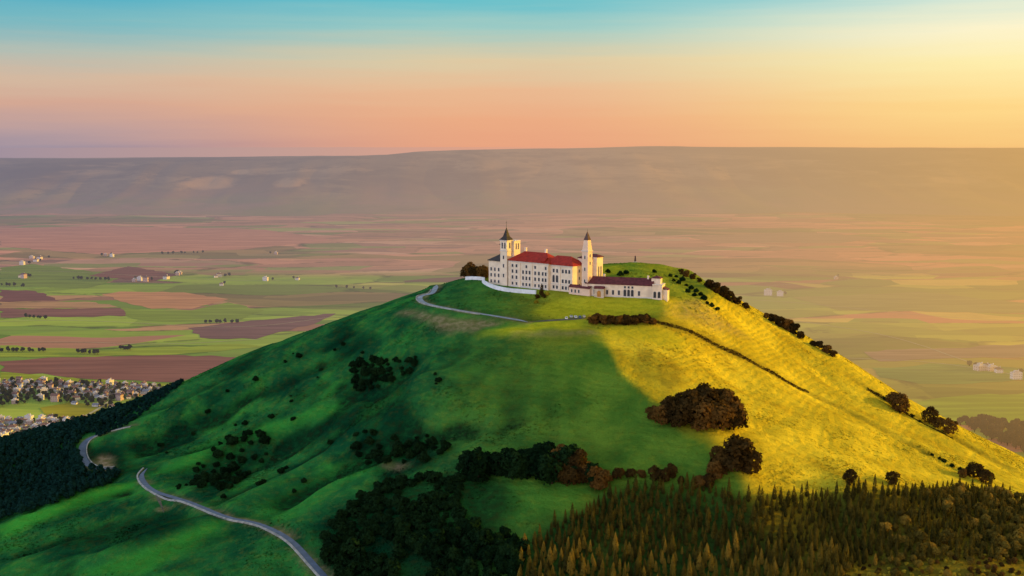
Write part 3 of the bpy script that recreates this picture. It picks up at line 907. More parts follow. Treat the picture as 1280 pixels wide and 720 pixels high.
ribbon('road', RL['climb'], RW['climb'], M['asphalt'], label='narrow blue grey road climbing past the dark woods')
ribbon('road', RL['bend'], RW['bend'], M['asphalt'], label='road bend by the bare earth patch')
ribbon('path', RL['spur'], RW['spur'], M['yard'], label='short stony spur path')
ribbon('road', RL['top'], RW['top'], M['asphalt_top'], label='pale hairpin road below the monastery')
ribbon('yard', RL['yard'], RW['yard'], M['yard'], label='dark parking strip below the lawn')
walling('parapet_wall', RL['climb'], 2.4, .75, .9, M['parapet'], 'low pale stone parapet along the lower climbing road')
walling('parapet_wall', RL['top'][int(len(RL['top']) * .12):int(len(RL['top']) * .78)], -2.5, .7, .5, M['parapet'], 'pale low wall edging the hairpin road below the monastery')
walling('parapet_wall', RL['bend'], 2.9, .7, .7, M['parapet'], 'low pale kerb wall on the road bend by bare earth')
TW = smooth_line(hits([(603, 353), (607, 357), (616, 361), (630, 364), (648, 366.5), (670, 368)]), 1.5)
walling('terrace_wall', TW, 0, 2.6, .8, M['limewash'], 'curved bluish white retaining wall under the monastery front')
TW2 = smooth_line(hits([(582, 350), (592, 350), (606, 351)]), 2)
walling('terrace_wall', TW2, 0, 2.4, .8, M['limewash'], 'short pale wall below the trees beside the monastery')

# ------------------------------------------------------------------ monastery
mon = empty('monastery', (OM[0], OM[1], MB_Z), ang_m)
tag(mon, 'large white hilltop monastery with red roof and two towers', 'building')
win_proto = {}


def arch_pts(w, h, seg=6):
    pts_ = [(-w / 2, 0), (w / 2, 0)]
    for k in range(seg + 1):
        t = PI * k / seg
        pts_.append((w / 2 * math.cos(t), h - w / 2 + w / 2 * math.sin(t)))
    return pts_


def window(parent, x, y, z, w, h, rz=0.0, arched=False, frame=True):
    """centre-bottom at x,y,z; faces local -Y turned by rz"""
    key = (round(w, 2), round(h, 2), arched)
    if key not in win_proto:
        o_ = arch_pts(w, h) if arched else [(-w / 2, 0), (w / 2, 0), (w / 2, h), (-w / 2, h)]
        nn = len(o_); cx_, cz_ = 0, h / 2
        b = .22
        big = [((px - cx_) * (1 + 2 * b / w), (pz - cz_) * (1 + 2 * b / h) + cz_) for px, pz in o_]
        f = MB()
        f.add([(px, -.14, pz) for px, pz in o_] + [(px, -.14, pz) for px, pz in big] + [(px, .06, pz) for px, pz in big] + [(px, -.02, pz) for px, pz in o_],
              [(i, (i + 1) % nn, nn + (i + 1) % nn, nn + i) for i in range(nn)] + [(nn + i, nn + (i + 1) % nn, 2 * nn + (i + 1) % nn, 2 * nn + i) for i in range(nn)] +
              [(i, 3 * nn + i, 3 * nn + (i + 1) % nn, (i + 1) % nn) for i in range(nn)])
        pm = MB().add([(px, -.03, pz) for px, pz in o_], [tuple(range(nn))])
        pm.box(-.05, .05, -.07, -.035, .05, h - .1)
        win_proto[key] = (f.mesh('window', M['frame']), pm.mesh('pane', M['pane']))
    fm, pm = win_proto[key]
    o = link(bpy.data.objects.new('window', fm), parent)
    o.location = (x, y, z); o.rotation_euler = (0, 0, rz)
    link(bpy.data.objects.new('pane', pm), o)
    return o


ZB = -3.0
EV = 18.5
# walls: west block, long wing, recessed wing, as separate visible masses
MB().box(0, 12, 0, 15, ZB, 17.0).obj('west_wall', M['plaster'], mon)
MB().box(19.7, 56, -.6, 15.4, ZB, EV).obj('main_wall', M['plaster'], mon)
MB().box(56.02, 75.5, 1.2, 15.0, ZB, EV - .6).obj('end_wall', M['plaster'], mon)
MB().hip(-.8, 12.6, -.8, 15.8, 17.0, 5.2).obj('west_roof', M['slate'], mon)
MB().hip(19.0, 57.0, -1.6, 16.4, EV, 6.0).obj('main_roof', M['tile'], mon)
MB().hip(49, 76.5, .3, 15.9, EV - .6, 5.4).obj('end_roof', M['tile'], mon)
# cornices, plinths and pilasters
for nm_, b_ in (('cornice', (19.5, 56.3, -.95, -.603, EV - .9, EV - .35)), ('string_course', (19.75, 55.95, -.8, -.603, 4.4, 4.8)), ('plinth', (19.75, 55.95, -.95, -.603, ZB, 1.0)),
                ('cornice', (56.4, 75.8, .85, 1.197, EV - 1.5, EV - .95)), ('string_course', (56.4, 75.4, 1.0, 1.197, 4.4, 4.8))):
    MB().box(*b_).obj(nm_, M['frame'], mon)
for x in (20.3, 30.0, 41.0, 55.3):
    MB().box(x - .6, x + .6, -1.05, -.606, ZB, EV - 1.0).obj('pilaster', M['plaster'], mon)
for x in (64.5, 74.9):
    MB().box(x - .5, x + .5, .8, 1.194, ZB, EV - 1.6).obj('pilaster', M['plaster'], mon)
# windows of the long front
for r, (z, h) in enumerate(((1.4, 2.0), (5.6, 2.4), (9.8, 2.4), (14.0, 2.0))):
    for k, x in enumerate((23.2, 26.9, 33.0, 36.0, 39.0, 44.0, 47.4, 50.8, 53.4)):
        if r == 3 and k in (2, 4, 6, 7): continue
        window(mon, x, -.6, z, 1.5, h)
    for x in (2.4, 6.0, 9.6):
        if z < 13: window(mon, x, 0, z, 1.4, h)
for z, h in ((1.4, 2.2), (5.8, 5.0), (12.6, 2.4)):
    for x in (59.0, 62.0, 67.0, 69.8, 72.6):
        if h < 4 or x < 63: window(mon, x, 1.2, z, 1.6 if h < 4 else 1.9, h, 0, h > 4)
        else: window(mon, x, 1.2, z, 1.6, 2.4)
for z in (3, 8, 13):
    window(mon, 75.5, 8.5, z, 1.2, 2.0, PI / 2)
for x in (27.5, 46):      # chimneys on the long roof
    b = MB().box(x - .7, x + .7, 8.2, 9.4, 20, 27.0); b.box(x - .85, x + .85, 8.05, 9.55, 27.0, 27.3); b.obj('chimney', M['plaster'], mon)
MB().gable(49.0, 53.0, -1.5, 5, 19.6, 2.4).obj('dormer', M['tile'], mon)

# bell tower
bt = MB().box(12.02, 18.2, -1.0, 5.2, ZB, 32.0); bt.obj('bell_tower', M['plaster'], mon)
MB().box(12.5, 19.68, 5.22, 12.0, ZB, 31.4).obj('tower_block', M['plaster'], mon)
MB().box(12.3, 19.9, 5.3, 12.2, 31.4, 32.0).obj('block_parapet', M['frame'], mon)
MB().box(11.7, 18.5, -1.3, 5.19, 24.6, 25.2).obj('tower_string_course', M['frame'], mon)
MB().box(11.5, 18.7, -1.5, 5.21, 32.0, 32.6).obj('tower_cornice', M['frame'], mon)
for x in (13.9, 16.4): window(mon, x, -1.0, 26.6, 1.2, 4.2, 0, True)
window(mon, 18.2, 2.1, 26.6, 1.3, 4.2, PI / 2, True)
for y in (7.4, 9.9): window(mon, 19.68, y, 25.6, 1.0, 4.4, PI / 2, True)
for z in (6, 13, 19): window(mon, 15.1, -1.0, z, 1.2, 2.4)
b = MB().frustum(11.3, 18.9, -1.7, 5.5, 32.6, 13.3, 16.9, .4, 3.9, 35.0); b.pyramid(13.3, 16.9, .4, 3.9, 35.02, 6.6); tr = b.obj('tower_roof', M['slate'], mon)
b = MB().tube([(15.1, 2.15, 41.0), (15.1, 2.15, 42.2), (15.1, 2.15, 46.5)], [.35, .16, .06], 6)
b.box(14.55, 15.65, 2.08, 2.22, 44.8, 45.0); b.obj('cross', M['iron'], tr)
# stair turret on its far side
st = MB().box(7.4, 12.0, 5.0, 10.0, 15, 28.5).obj('stair_turret', M['plaster'], mon)
MB().pyramid(6.4, 12.6, 4.0, 11.0, 28.5, 6.0, .4).obj('turret_roof', M['slate'], st)
window(mon, 9.6, 5.0, 24.2, 1.1, 2.2, 0, True)

# slender spired tower
SX0, SX1, SY0, SY1 = 85.6, 90.6, -2.0, 3.0
MB().box(SX0, SX1, SY0, SY1, ZB, 29.0).obj('spire_tower', M['plaster_pink'], mon)
MB().box(SX0 - .3, SX1 + .3, SY0 - .3, SY1 + .3, 29.0, 29.6).obj('tower_cornice', M['frame'], mon)
b = MB(); b.frustum(SX0 + .1, SX1 - .1, SY0 + .1, SY1 - .1, 29.6, SX0 + .9, SX1 - .9, SY0 + .9, SY1 - .9, 36.5); sp_ = b.obj('spire_shaft', M['plaster_pink'], mon)
MB().pyramid(SX0 + .7, SX1 - .7, SY0 + .7, SY1 - .7, 36.5, 6.0).obj('spire', M['spire'], mon)
MB().tube([(88.1, .5, 42), (88.1, .5, 44.2)], [.14, .05], 5).obj('finial', M['iron'], mon)
for z in (8, 16, 24): window(mon, 88.1, SY0, z, 1.0, 2.2, 0, True)
for z in (20, 25): window(mon, SX1, .5, z, 1.0, 2.2, PI / 2, True)
# choir blocks behind the spire
MB().box(72.0, 80.5, 12.0, 17.0, ZB, 22.5).obj('choir_wall', M['plaster'], mon)
MB().box(72.3, 84.0, 17.02, 24.0, ZB, 23.2).obj('apse_wall', M['plaster'], mon)
MB().hip(71.4, 81.0, 11.5, 17.3, 22.5, 1.4).obj('choir_roof', M['tile_brown'], mon)
MB().hip(71.6, 84.6, 17.4, 24.6, 23.2, 1.6).obj('apse_roof', M['tile_brown'], mon)
for y in (19.2, 21.8): window(mon, 84.0, y, 10, 1.1, 7, PI / 2, True)
# porch between wing and annex
MB().box(75.52, 93.0, -3.0, .3, ZB, 4.2).obj('porch_wall', M['plaster_pink'], mon)
MB().gable(75.5, 93.4, -3.5, .8, 4.2, 1.5).obj('porch_roof', M['tile_brown'], mon)
for x in (78.0, 81.0, 84.0): window(mon, x, -3.0, .8, 1.2, 2.2, 0, True)

# ------------------------------------------------------------------ annex
anx = empty('guest_house', (OA[0], OA[1], AN_Z), ang_a)
tag(anx, 'long low white annex with brown tiled roof beside the monastery', 'building')
LA = float(np.hypot(*(RA - OA)[:2]))
MB().box(3, LA - 6.5, 0, 11, ZB, 8.2).obj('wall', M['plaster'], anx)
MB().gable(2.4, LA - 6.2, -.7, 11.7, 8.2, 4.2).obj('roof', M['tile_brown'], anx)
MB().box(LA - 6.48, LA, -1.4, 9.0, ZB, 9.0).obj('end_pavilion', M['plaster'], anx)
MB().box(LA - 8.0, LA - 2.0, 3.0, 9.4, 9.0, 13.0).obj('upper_pavilion', M['plaster'], anx)
MB().pyramid(LA - 8.5, LA - 1.5, 2.5, 9.9, 13.0, 1.6).obj('pavilion_roof', M['tile_brown'], anx)
MB().box(LA - 6.7, LA + .2, -1.6, 9.2, 9.0, 9.4).obj('parapet', M['frame'], anx)
MB().box(LA + .02, LA + 3.2, .5, 7.0, ZB, 6.0).obj('lean_to', M['plaster'], anx)
b = MB().add([(LA - .2, .2, 7.6), (LA + 3.6, .2, 6.0), (LA + 3.6, 7.3, 6.0), (LA - .2, 7.3, 7.6), (LA - .2, .2, 7.3), (LA + 3.6, .2, 5.7), (LA + 3.6, 7.3, 5.7), (LA - .2, 7.3, 7.3)],
             [(0, 1, 2, 3), (7, 6, 5, 4), (0, 4, 5, 1), (1, 5, 6, 2), (2, 6, 7, 3), (3, 7, 4, 0)]); b.obj('lean_to_roof', M['tile_brown'], anx)
for x in (9, 17.5, 21.5, 25.5, 39): window(anx, x, 0, 1.4, 1.4, 3.0)
for x in (29.5, 32.0, 34.5): window(anx, x, 0, .6, 1.8, 4.6, 0, True)
for x in (29.5, 32.0, 34.5): window(anx, x, 0, 6.0, 1.2, 1.4)
for x in (LA - 4.8, LA - 2.0): window(anx, x, -1.4, .6, 1.8, 4.2, 0, True)
window(anx, LA, -.2, 3.0, 1.0, 2.2, PI / 2)
# gateway house with a warm wooden door
MB().box(9.5, 16.0, -3.4, -.02, ZB, 5.4).obj('gateway_wall', M['stone'], anx)
MB().gable(9.2, 16.3, -3.8, -.02, 5.4, 1.3).obj('gateway_roof', M['tile_brown'], anx)
g = MB().add([(px + 12.75, -3.46, pz) for px, pz in arch_pts(2.6, 4.2)], [tuple(range(9))]); g.obj('door', M['wood'], anx)
for x, y in ((14, 6.2), (44, 5.0)):
    b = MB().box(x - .6, x + .6, y - .5, y + .5, 10, 14.0); b.box(x - .75, x + .75, y - .65, y + .65, 14.0, 14.3); b.obj('chimney', M['plaster'], anx)
MB().box(2.95, LA - 6.6, -.2, -.004, ZB, .7).obj('plinth', M['frame'], anx)

# memorial pillar on the crest
pz = hit(794, 328)
mp = empty('memorial_pillar', pz)
tag(mp, 'small dark stone pillar standing on the crest behind the annex', 'monument')
MB().box(-1.1, 1.1, -1.1, 1.1, -.5, .8).obj('base', M['stone'], mp)
MB().frustum(-.75, .75, -.75, .75, .8, -.45, .45, -.45, .45, 4.6).obj('shaft', M['spire'], mp)
MB().pyramid(-.6, .6, -.6, .6, 4.6, .8).obj('cap', M['spire'], mp)

# ------------------------------------------------------------------ trees: prototypes
def leaf_quads(P, Nrm, S, rng, jitter=.6, aspect=1.0):
    """P (n,3) centres, outward normals, half sizes -> verts, quads"""
    nn = len(P)
    Nv = Nrm + jitter * rng.normal(size=(nn, 3)); Nv /= np.linalg.norm(Nv, axis=1)[:, None] + 1e-9
    A = np.cross(Nv, rng.normal(size=(nn, 3))); A /= np.linalg.norm(A, axis=1)[:, None] + 1e-9
    B = np.cross(Nv, A)
    S = S[:, None]
    V_ = np.stack([P - A * S * .9, P - B * S * .6 * aspect, P + A * S, P + B * S * .6 * aspect], 1).reshape(-1, 3)
    return V_, np.arange(nn * 4).reshape(-1, 4)


def conifer_crown(seed, Ht=10.0, R=1.7, nq=520, size=.62):
    rng = np.random.default_rng(seed)
    t = rng.random(nq) ** 1.25
    a = rng.random(nq) * 2 * PI
    tiers = .72 + .28 * ((t * 9 + .15 * np.sin(3 * a + seed)) % 1.0 < .55) + .1 * rng.normal(size=nq)
    lop = 1 + .18 * np.sin(a * 2 + seed) + .12 * np.sin(a * 3 + 2 * seed + t * 5)
    r = R * (1 - t ** 1.7) ** .85 * tiers * lop * np.clip(.45 + t * 5, 0, 1)
    z = Ht * (.10 + .90 * t)
    P = np.c_[r * np.cos(a), r * np.sin(a), z]
    Nn = np.c_[np.cos(a), np.sin(a), .45 + 0 * a]
    return leaf_quads(P, Nn, size * (1 - .55 * t), rng, .45, 1.0)


def lobed_crown(seed, R=3.6, Ht=8.0, z0=2.4, lobes=12, nq=700, size=.75, flat=1.0):
    rng = np.random.default_rng(seed)
    cz = (z0 + Ht) / 2; hz = (Ht - z0) / 2
    L = []
    for k in range(lobes):
        a = rng.random() * 2 * PI; e = rng.uniform(-.95, .95)
        rr_ = math.sqrt(max(0, 1 - e * e)) * rng.uniform(.45, .72)
        L.append((R * rr_ * math.cos(a), R * rr_ * math.sin(a), cz + hz * e * .62, rng.uniform(.32, .52) * min(R, hz * 1.25)))
    L.append((0, 0, cz, .62 * min(R, hz * 1.2)))
    L = np.array(L)
    w = L[:, 3] ** 2; k = rng.choice(len(L), nq * 2, p=w / w.sum())
    d = rng.normal(size=(nq * 2, 3)); d /= np.linalg.norm(d, axis=1)[:, None]
    d[:, 2] = np.where(d[:, 2] < -.5, -d[:, 2], d[:, 2])
    P = L[k, :3] + d * L[k, 3:4] * rng.uniform(.72, 1.2, (nq * 2, 1)) * np.array([1, 1, flat])
    # drop the ones buried inside another lobe
    D = np.linalg.norm(P[:, None] - L[None, :, :3], axis=2) / L[None, :, 3]
    D[np.arange(len(P)), k] = 9
    keep = D.min(1) > .72
    P, d = P[keep][:nq], d[keep][:nq]
    m_ = P[:, 2] > .1
    P, d = P[m_], d[m_]
    return leaf_quads(P, d + np.array([0, 0, .15]), size * rng.uniform(.7, 1.25, len(P)), rng, .5)


def trunk(seed, Ht, r, limbs=4, spread=1.6, fork=.4):
    rng = random.Random(seed)
    b = MB(); b.tube([(0, 0, -.6), (.05, 0, Ht * .3), (rng.uniform(-.2, .2), rng.uniform(-.2, .2), Ht * .62), (0, 0, Ht * .92)], [r * 1.25, r, r * .7, r * .2], 7)
    for k in range(limbs):
        a = 2 * PI * k / max(limbs, 1) + rng.uniform(-.4, .4); z = Ht * rng.uniform(fork - .08, fork + .22)
        b.tube([(0, 0, z), (spread * .5 * math.cos(a), spread * .5 * math.sin(a), z + Ht * .14), (spread * math.cos(a), spread * math.sin(a), z + Ht * .24)], [r * .5, r * .36, r * .12], 5)
    return b


def make_tree(name, crown, mat, tr):
    root = empty(name)
    link(bpy.data.objects.new('crown', np_mesh('crown', crown[0], crown[1], [mat])), root)
    if tr: tr.obj('trunk', M['bark'], root, True)
    return root


PROTO = {}
for k in range(5):
    PROTO['conifer', k] = make_tree('conifer', conifer_crown(100 + k, 10 + .6 * k, 1.55 + .12 * (k % 3)), M['conifer'], trunk(k, 9.5, .17, 0))
for k in range(5):
    PROTO['broadleaf', k] = make_tree('broadleaf_tree', lobed_crown(200 + k, 3.3 + .25 * k, 7.6 + .5 * (k % 3), 1.6), M['broadleaf'], trunk(20 + k, 6, .24, 4))
    PROTO['dark', k] = make_tree('thicket_tree', lobed_crown(300 + k, 3.9, 8.0 + .5 * (k % 3), -1.0, 19, 1300, .55), M['thicket'], trunk(40 + k, 6, .26, 4))
    PROTO['shade', k] = make_tree('shaded_tree', lobed_crown(350 + k, 3.9, 8.0 + .5 * (k % 3), -1.0, 19, 1300, .55), M['scrub'], trunk(45 + k, 6, .26, 4))  # thicket tree in darker leaves: the belt's shade put into the colour
    PROTO['far', k] = make_tree('valley_tree', lobed_crown(400 + k, 3.6, 8 + k % 3, 1.2, 10, 320, 1.2), M['farleaf'], trunk(60 + k, 5, .25, 3))
    PROTO['fardry', k] = make_tree('autumn_tree', lobed_crown(450 + k, 4.2, 9 + k % 3, 1.2, 11, 420, 1.2), M['fardry'], trunk(70 + k, 5, .25, 3))
    PROTO['shrub', k] = make_tree('shrub', lobed_crown(500 + k, 2.6, 3.4 + .3 * k, -.6, 9, 420, .6, .8), M['scrub'], trunk(80 + k, 1.6, .1, 3, .9, .3))
    PROTO['drybush', k] = make_tree('bush', lobed_crown(600 + k, 2.6, 4.0 + .3 * k, -.6, 10, 480, .6, .85), M['thicket'], trunk(90 + k, 2, .12, 3, .9, .3))
PROTO['golden', 0] = make_tree('golden_bush', lobed_crown(700, 2.2, 3.0, -.4, 9, 400, .5, .8), M['golden'], trunk(95, 1.4, .1, 3, .8, .3))
PROTO['cypress', 0] = make_tree('cypress', conifer_crown(710, 11, 1.9, 800, .6), M['thicket'], trunk(96, 10, .2, 0))
USED = set()


def plant(kind, p, s=1.0, label='', group=None, cat='tree', k=None, sz=1.0):
    ks = [a[1] for a in PROTO if a[0] == kind]
    k = random.choice(ks) if k is None else k
    if (kind, k) in USED: o = copy_tree(PROTO[kind, k])
    else: o = PROTO[kind, k]; USED.add((kind, k))
    o.location = (float(p[0]), float(p[1]), float(p[2]) - .1)
    o.rotation_euler = (random.uniform(-.05, .05), random.uniform(-.05, .05), random.uniform(0, 2 * PI))
    o.scale = (s, s, s * sz)
    tag(o, label, cat, group)
    return o


def scatter(poly, spacing, n_max=5000, seed=1, y0=400, y1=900, plainz=None, tries=60000):
    """random spots at least spacing apart whose ground point falls in the outline"""
    rng = np.random.default_rng(seed)
    us = [q[0] for q in poly]; vs = [q[1] for q in poly]
    if plainz is None:
        cs = hits([(u, min(v, 760)) for u, v in poly])
    else:
        cs = np.array([plain_pt(u, v) for u, v in poly])
    x0, x1 = cs[:, 0].min() - 10, cs[:, 0].max() + 10; ya, yb = cs[:, 1].min() - 12, cs[:, 1].max() + 12
    X = rng.uniform(x0, x1, tries); Y = rng.uniform(ya, yb, tries)
    Z = H(X, Y) if plainz is None else np.zeros(tries) + plainz
    u, v = project(np.c_[X, Y, Z])
    ok = inpoly(poly, u, v)
    X, Y, Z = X[ok], Y[ok], Z[ok]
    cell = {}; out = []
    for x, y, z in zip(X, Y, Z):
        i, j = int(x // spacing), int(y // spacing)
        bad = False
        for a in (i - 1, i, i + 1):
            for b_ in (j - 1, j, j + 1):
                for q in cell.get((a, b_), ()):
                    if (q[0] - x) ** 2 + (q[1] - y) ** 2 < spacing ** 2: bad = True; break
                if bad: break
            if bad: break
        if bad: continue
        cell.setdefault((i, j), []).append((x, y)); out.append((x, y, z))
        if len(out) >= n_max: break
    return np.array(out).reshape(-1, 3)


def mass(name, crowns, spots, mat, label, scale=(.8, 1.2), seed=5, smin=None):
    """one object of many crowns: woodland nobody would count"""
    rng = np.random.default_rng(seed)
    VV, QQ = [], []; o = 0
    for p in spots:
        cv, cq = crowns[rng.integers(len(crowns))]
        a = rng.random() * 2 * PI; s = rng.uniform(*scale)
        R_ = np.array([[math.cos(a), -math.sin(a), 0], [math.sin(a), math.cos(a), 0], [0, 0, 1]])
        VV.append(cv @ R_.T * s + p - np.array([0, 0, .2])); QQ.append(cq + o); o += len(cv)
    ob = link(bpy.data.objects.new(name, np_mesh(name, np.vstack(VV), np.vstack(QQ), [mat])))
    tag(ob, label, None, None, 'stuff'); return ob


def on_road(p, m_=1.5):
    for k, P in RL.items():
        if np.min(np.hypot(P[:, 0] - p[0], P[:, 1] - p[1])) < RW[k] + m_: return True
    return False


# conifer plantation at the foot of the hill
FOREST = [(640, 760), (655, 690), (690, 662), (735, 640), (765, 622), (800, 610), (870, 612), (930, 628), (1000, 622), (1060, 616), (1110, 618), (1180, 616), (1240, 616), (1290, 632), (1330, 660), (1330, 700), (1200, 700), (1130, 702), (1060, 712), (1030, 760)]
spots = scatter(FOREST, 3.15, 2800, 11, tries=120000)
ub, vb = project(spots)
# round-crowned trees take over towards the sunny side
mixr = RNG.random(len(ub))
leafy = ((ub > 1120 + 60 * vnoise(ub / 40, vb / 30, 3)) & (mixr < .24)) | ((vb < 618) & (ub > 930) & (mixr < .3))
con = spots[~leafy]; leafs = spots[leafy]
uc, vc = project(con)
inside = (vc < 741) & (uc < 1310)
order = np.argsort(con[:, 1] + np.where(inside, 0, 1000))
for i in order[:300]:
    p = con[i]
    far_l = uc[i] < 760
    s = random.choice((.36, .42, .48, .54, .58, .62, .66, .72, .8, .92))
    plant('conifer', p, s, 'slender conifer in the dark lower rows of the plantation' if True else '', 'conifers in the lower rows of the plantation', sz=random.uniform(.9, 1.15))
rest = con[order[300:]]
ccs = [conifer_crown(800 + k, 9.5 + k, 1.6, 420, .68) for k in range(5)]
mass('conifer_woods', ccs, rest, M['conifer'], 'dense conifers filling the upper plantation', (.4, .85), 6)
ul, vl = project(leafs)
order = np.argsort(leafs[:, 1] + np.where((ul > 0) & (ul < 1290), 0, 1000))
for i in order[:230]:
    plant('broadleaf', leafs[i], random.uniform(.45, .85), 'round crowned autumn tree in the mixed wood below the sunlit slope', 'round crowned trees of the mixed wood', sz=random.uniform(.9, 1.2))
if len(order) > 230:
    mass('mixed_woods', [lobed_crown(820 + k, 2.6, 6, .6, 9, 300, .75) for k in range(4)], leafs[order[230:]], M['broadleaf'], 'mixed wood thinning out at the slope foot', (.7, 1.1), 8)

# dry scrub at the lower corner below the wood
for p in scatter([(1060, 712), (1130, 700), (1280, 692), (1300, 730), (1040, 735)], 3.2, 130, 12):
    plant(random.choice(('golden', 'drybush', 'broadleaf', 'golden')), p, random.uniform(.3, .6), 'small dry bush in the rough grass below the mixed wood', 'dry bushes below the mixed wood', 'bush')

# the tree row crossing the front slope
row = [(583, 592), (592, 586), (603, 590), (612, 584), (624, 590), (634, 583), (645, 588), (655, 581), (668, 585), (680, 582), (690, 588), (702, 586), (713, 590), (722, 592), (735, 598), (742, 603), (598, 597), (640, 596), (675, 596), (705, 598), (650, 593), (662, 590), (686, 594), (697, 592), (718, 597), (728, 600), (748, 607), (690, 601), (712, 602)]
for i, (u, v) in enumerate(row):
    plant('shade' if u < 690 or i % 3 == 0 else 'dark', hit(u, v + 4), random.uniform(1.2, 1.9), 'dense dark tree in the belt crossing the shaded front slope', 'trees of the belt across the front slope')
for i, (u, v) in enumerate([(760, 604), (772, 598), (788, 600), (800, 598), (815, 600), (828, 602), (840, 598), (852, 604), (868, 608), (884, 608)]):
    plant('dark', hit(u + random.uniform(-5, 5), v + random.uniform(-2, 3)), random.uniform(.35, .95), 'rounded tree at the upper edge of the conifer plantation', 'rounded trees edging the conifer plantation')
# clump on the spine
for i, (u, v, s) in enumerate([(815, 524, .55), (826, 530, .8), (838, 528, .9), (850, 534, 1.1), (862, 530, 1.2), (875, 536, 1.25), (888, 532, 1.3), (900, 536, 1.3), (913, 532, 1.2), (906, 524, 1.2), (880, 520, 1.15), (893, 518, 1.1), (866, 520, 1.05), (850, 522, .9), (917, 538, 1.0)]):
    plant('dark', hit(u, v), s * 1.75, 'big dark tree in the clump casting shade on the golden slope', 'big trees of the dark clump on the slope')
for (u, v, s, lab) in [(903, 592, 1.0, 'shaded tree of the trio below the dark clump'), (921, 590, 1.35, 'largest reddish brown tree of the trio below the dark clump'), (937, 592, 1.0, 'sunlit tree of the trio below the dark clump'),
                       (894, 600, .7, 'small golden edged tree beneath the trio on the slope'),
                       (1124, 514, 1.15, 'lone round tree on the golden ridge skyline'), (1162, 530, .75, 'upper dark bushy tree below the lone ridge tree'), (1172, 534, .6, 'small middle tree below the lone ridge tree'), (1186, 543, .7, 'lower dark bushy tree below the lone ridge tree'),
                       (1216, 596, .8, 'dark tree standing above the mixed wood near the meadow'), (1232, 604, .7, 'second dark tree above the mixed wood, nearer the edge'), (1203, 597, .4, 'short tree beside the dark pair above the mixed wood'),
                       (1062, 606, .55, 'broad dark tree at the top edge of the mixed wood'), (1115, 606, .55, 'domed dark tree at the top edge of the mixed wood')]:
    plant('dark', hit(u, v), s * 1.75, lab)
# bushes along the right skyline
for i, (u, v, s) in enumerate([(851, 343, .55), (858, 346, .7), (866, 349, .65), (874, 353, .5), (886, 360, .9), (894, 366, 1.1), (903, 371, 1.15), (912, 376, 1.1), (922, 381, .9), (932, 386, .7),
                               (958, 398, .6), (966, 403, .9), (974, 408, 1.1), (984, 413, 1.2), (993, 418, 1.1), (1000, 423, .8), (1016, 432, .6), (1024, 436, .8), (1033, 441, .9), (1041, 446, .7), (1195, 531, .4)]):
    plant('drybush', hit(u, v), s * 1.6, 'dark bush strung along the sunlit ridge skyline', 'dark bushes along the ridge skyline', 'bush')
# trees beside the monastery
for i, (u, v, s) in enumerate([(583, 347, .85), (589, 347, 1.0), (596, 347, 1.05), (603, 348, .95), (608, 348, .8)]):
    plant('dark', hit(u, v), s * 1.3, 'dark tree crowding beside the monastery west end', 'dark trees beside the monastery west end')
plant('cypress', hit(677, 371), .8, 'dark cypress standing before the monastery front', 'groupless' if False else None)
plant('golden', hit(684, 369), .9, 'sunlit golden bush beside the dark cypress', None, 'bush')
plant('drybush', hit(680, 373), .6, 'brown bush at the cypress foot', None, 'bush')
plant('golden', hit(670, 379), .8, 'yellow bush alone on the lawn below the cypress', None, 'bush')
plant('golden', hit(736, 400), 1.1, 'bright yellow bush beside the parked cars', None, 'bush')
plant('drybush', hit(672, 373), .7, 'dark bush at the end of the curved terrace wall', None, 'bush')
for (u, v) in [(842, 352), (848, 355), (853, 352), (858, 358), (864, 362), (870, 366), (876, 370), (868, 371), (860, 366), (884, 380), (890, 384), (896, 388), (838, 346), (846, 347), (880, 375), (818, 341), (760, 341), (775, 345), (784, 343)]:
    plant('shrub', hit(u, v), random.uniform(.5, 1.0), 'dark shrub on the green mound behind the annex', 'shrubs on the mound behind the annex', 'shrub')
# hedge of bushes along the shelf edge
for i in range(26):
    u = 742 + i * 2.95 + random.uniform(-1, 1); v = 405 + random.uniform(-2.5, 1.5)
    plant('drybush', hit(u, v), random.uniform(.9, 1.35), 'brown bush in the hedge below the annex lawn', 'bushes of the hedge below the annex lawn', 'bush')
# low growth along the terrace track
def hedgerow(pix, hgt, wid, label, seed, dens=26):
    P = smooth_line(hits(pix), 1.0); rng = np.random.default_rng(seed)
    nq = len(P) * dens; k = rng.integers(0, len(P), nq)
    a = rng.random(nq) * PI; r = .75 + .25 * rng.random(nq)
    hv = np.clip(.55 + .9 * vnoise(k / 9.0, 0 * k, seed) - .35 * k / len(P), .05, 1.3)
    T = np.gradient(P[:, :2], axis=0); T /= np.linalg.norm(T, axis=1)[:, None]
    off = np.cos(a) * wid * r
    xy = P[k, :2] + np.c_[-T[k, 1], T[k, 0]] * off[:, None] + rng.normal(size=(nq, 2)) * .3
    z = H(xy[:, 0], xy[:, 1]) + np.sin(a) * hgt * r * hv
    nn_ = np.c_[-T[k, 1] * np.cos(a), T[k, 0] * np.cos(a), np.sin(a)]
    v_, q_ = leaf_quads(np.c_[xy, z], nn_, .45 * rng.uniform(.7, 1.3, nq), rng, .5)
    o = link(bpy.data.objects.new('hedge', np_mesh('hedge', v_, q_, [M['thicket']]))); tag(o, label, 'hedge')


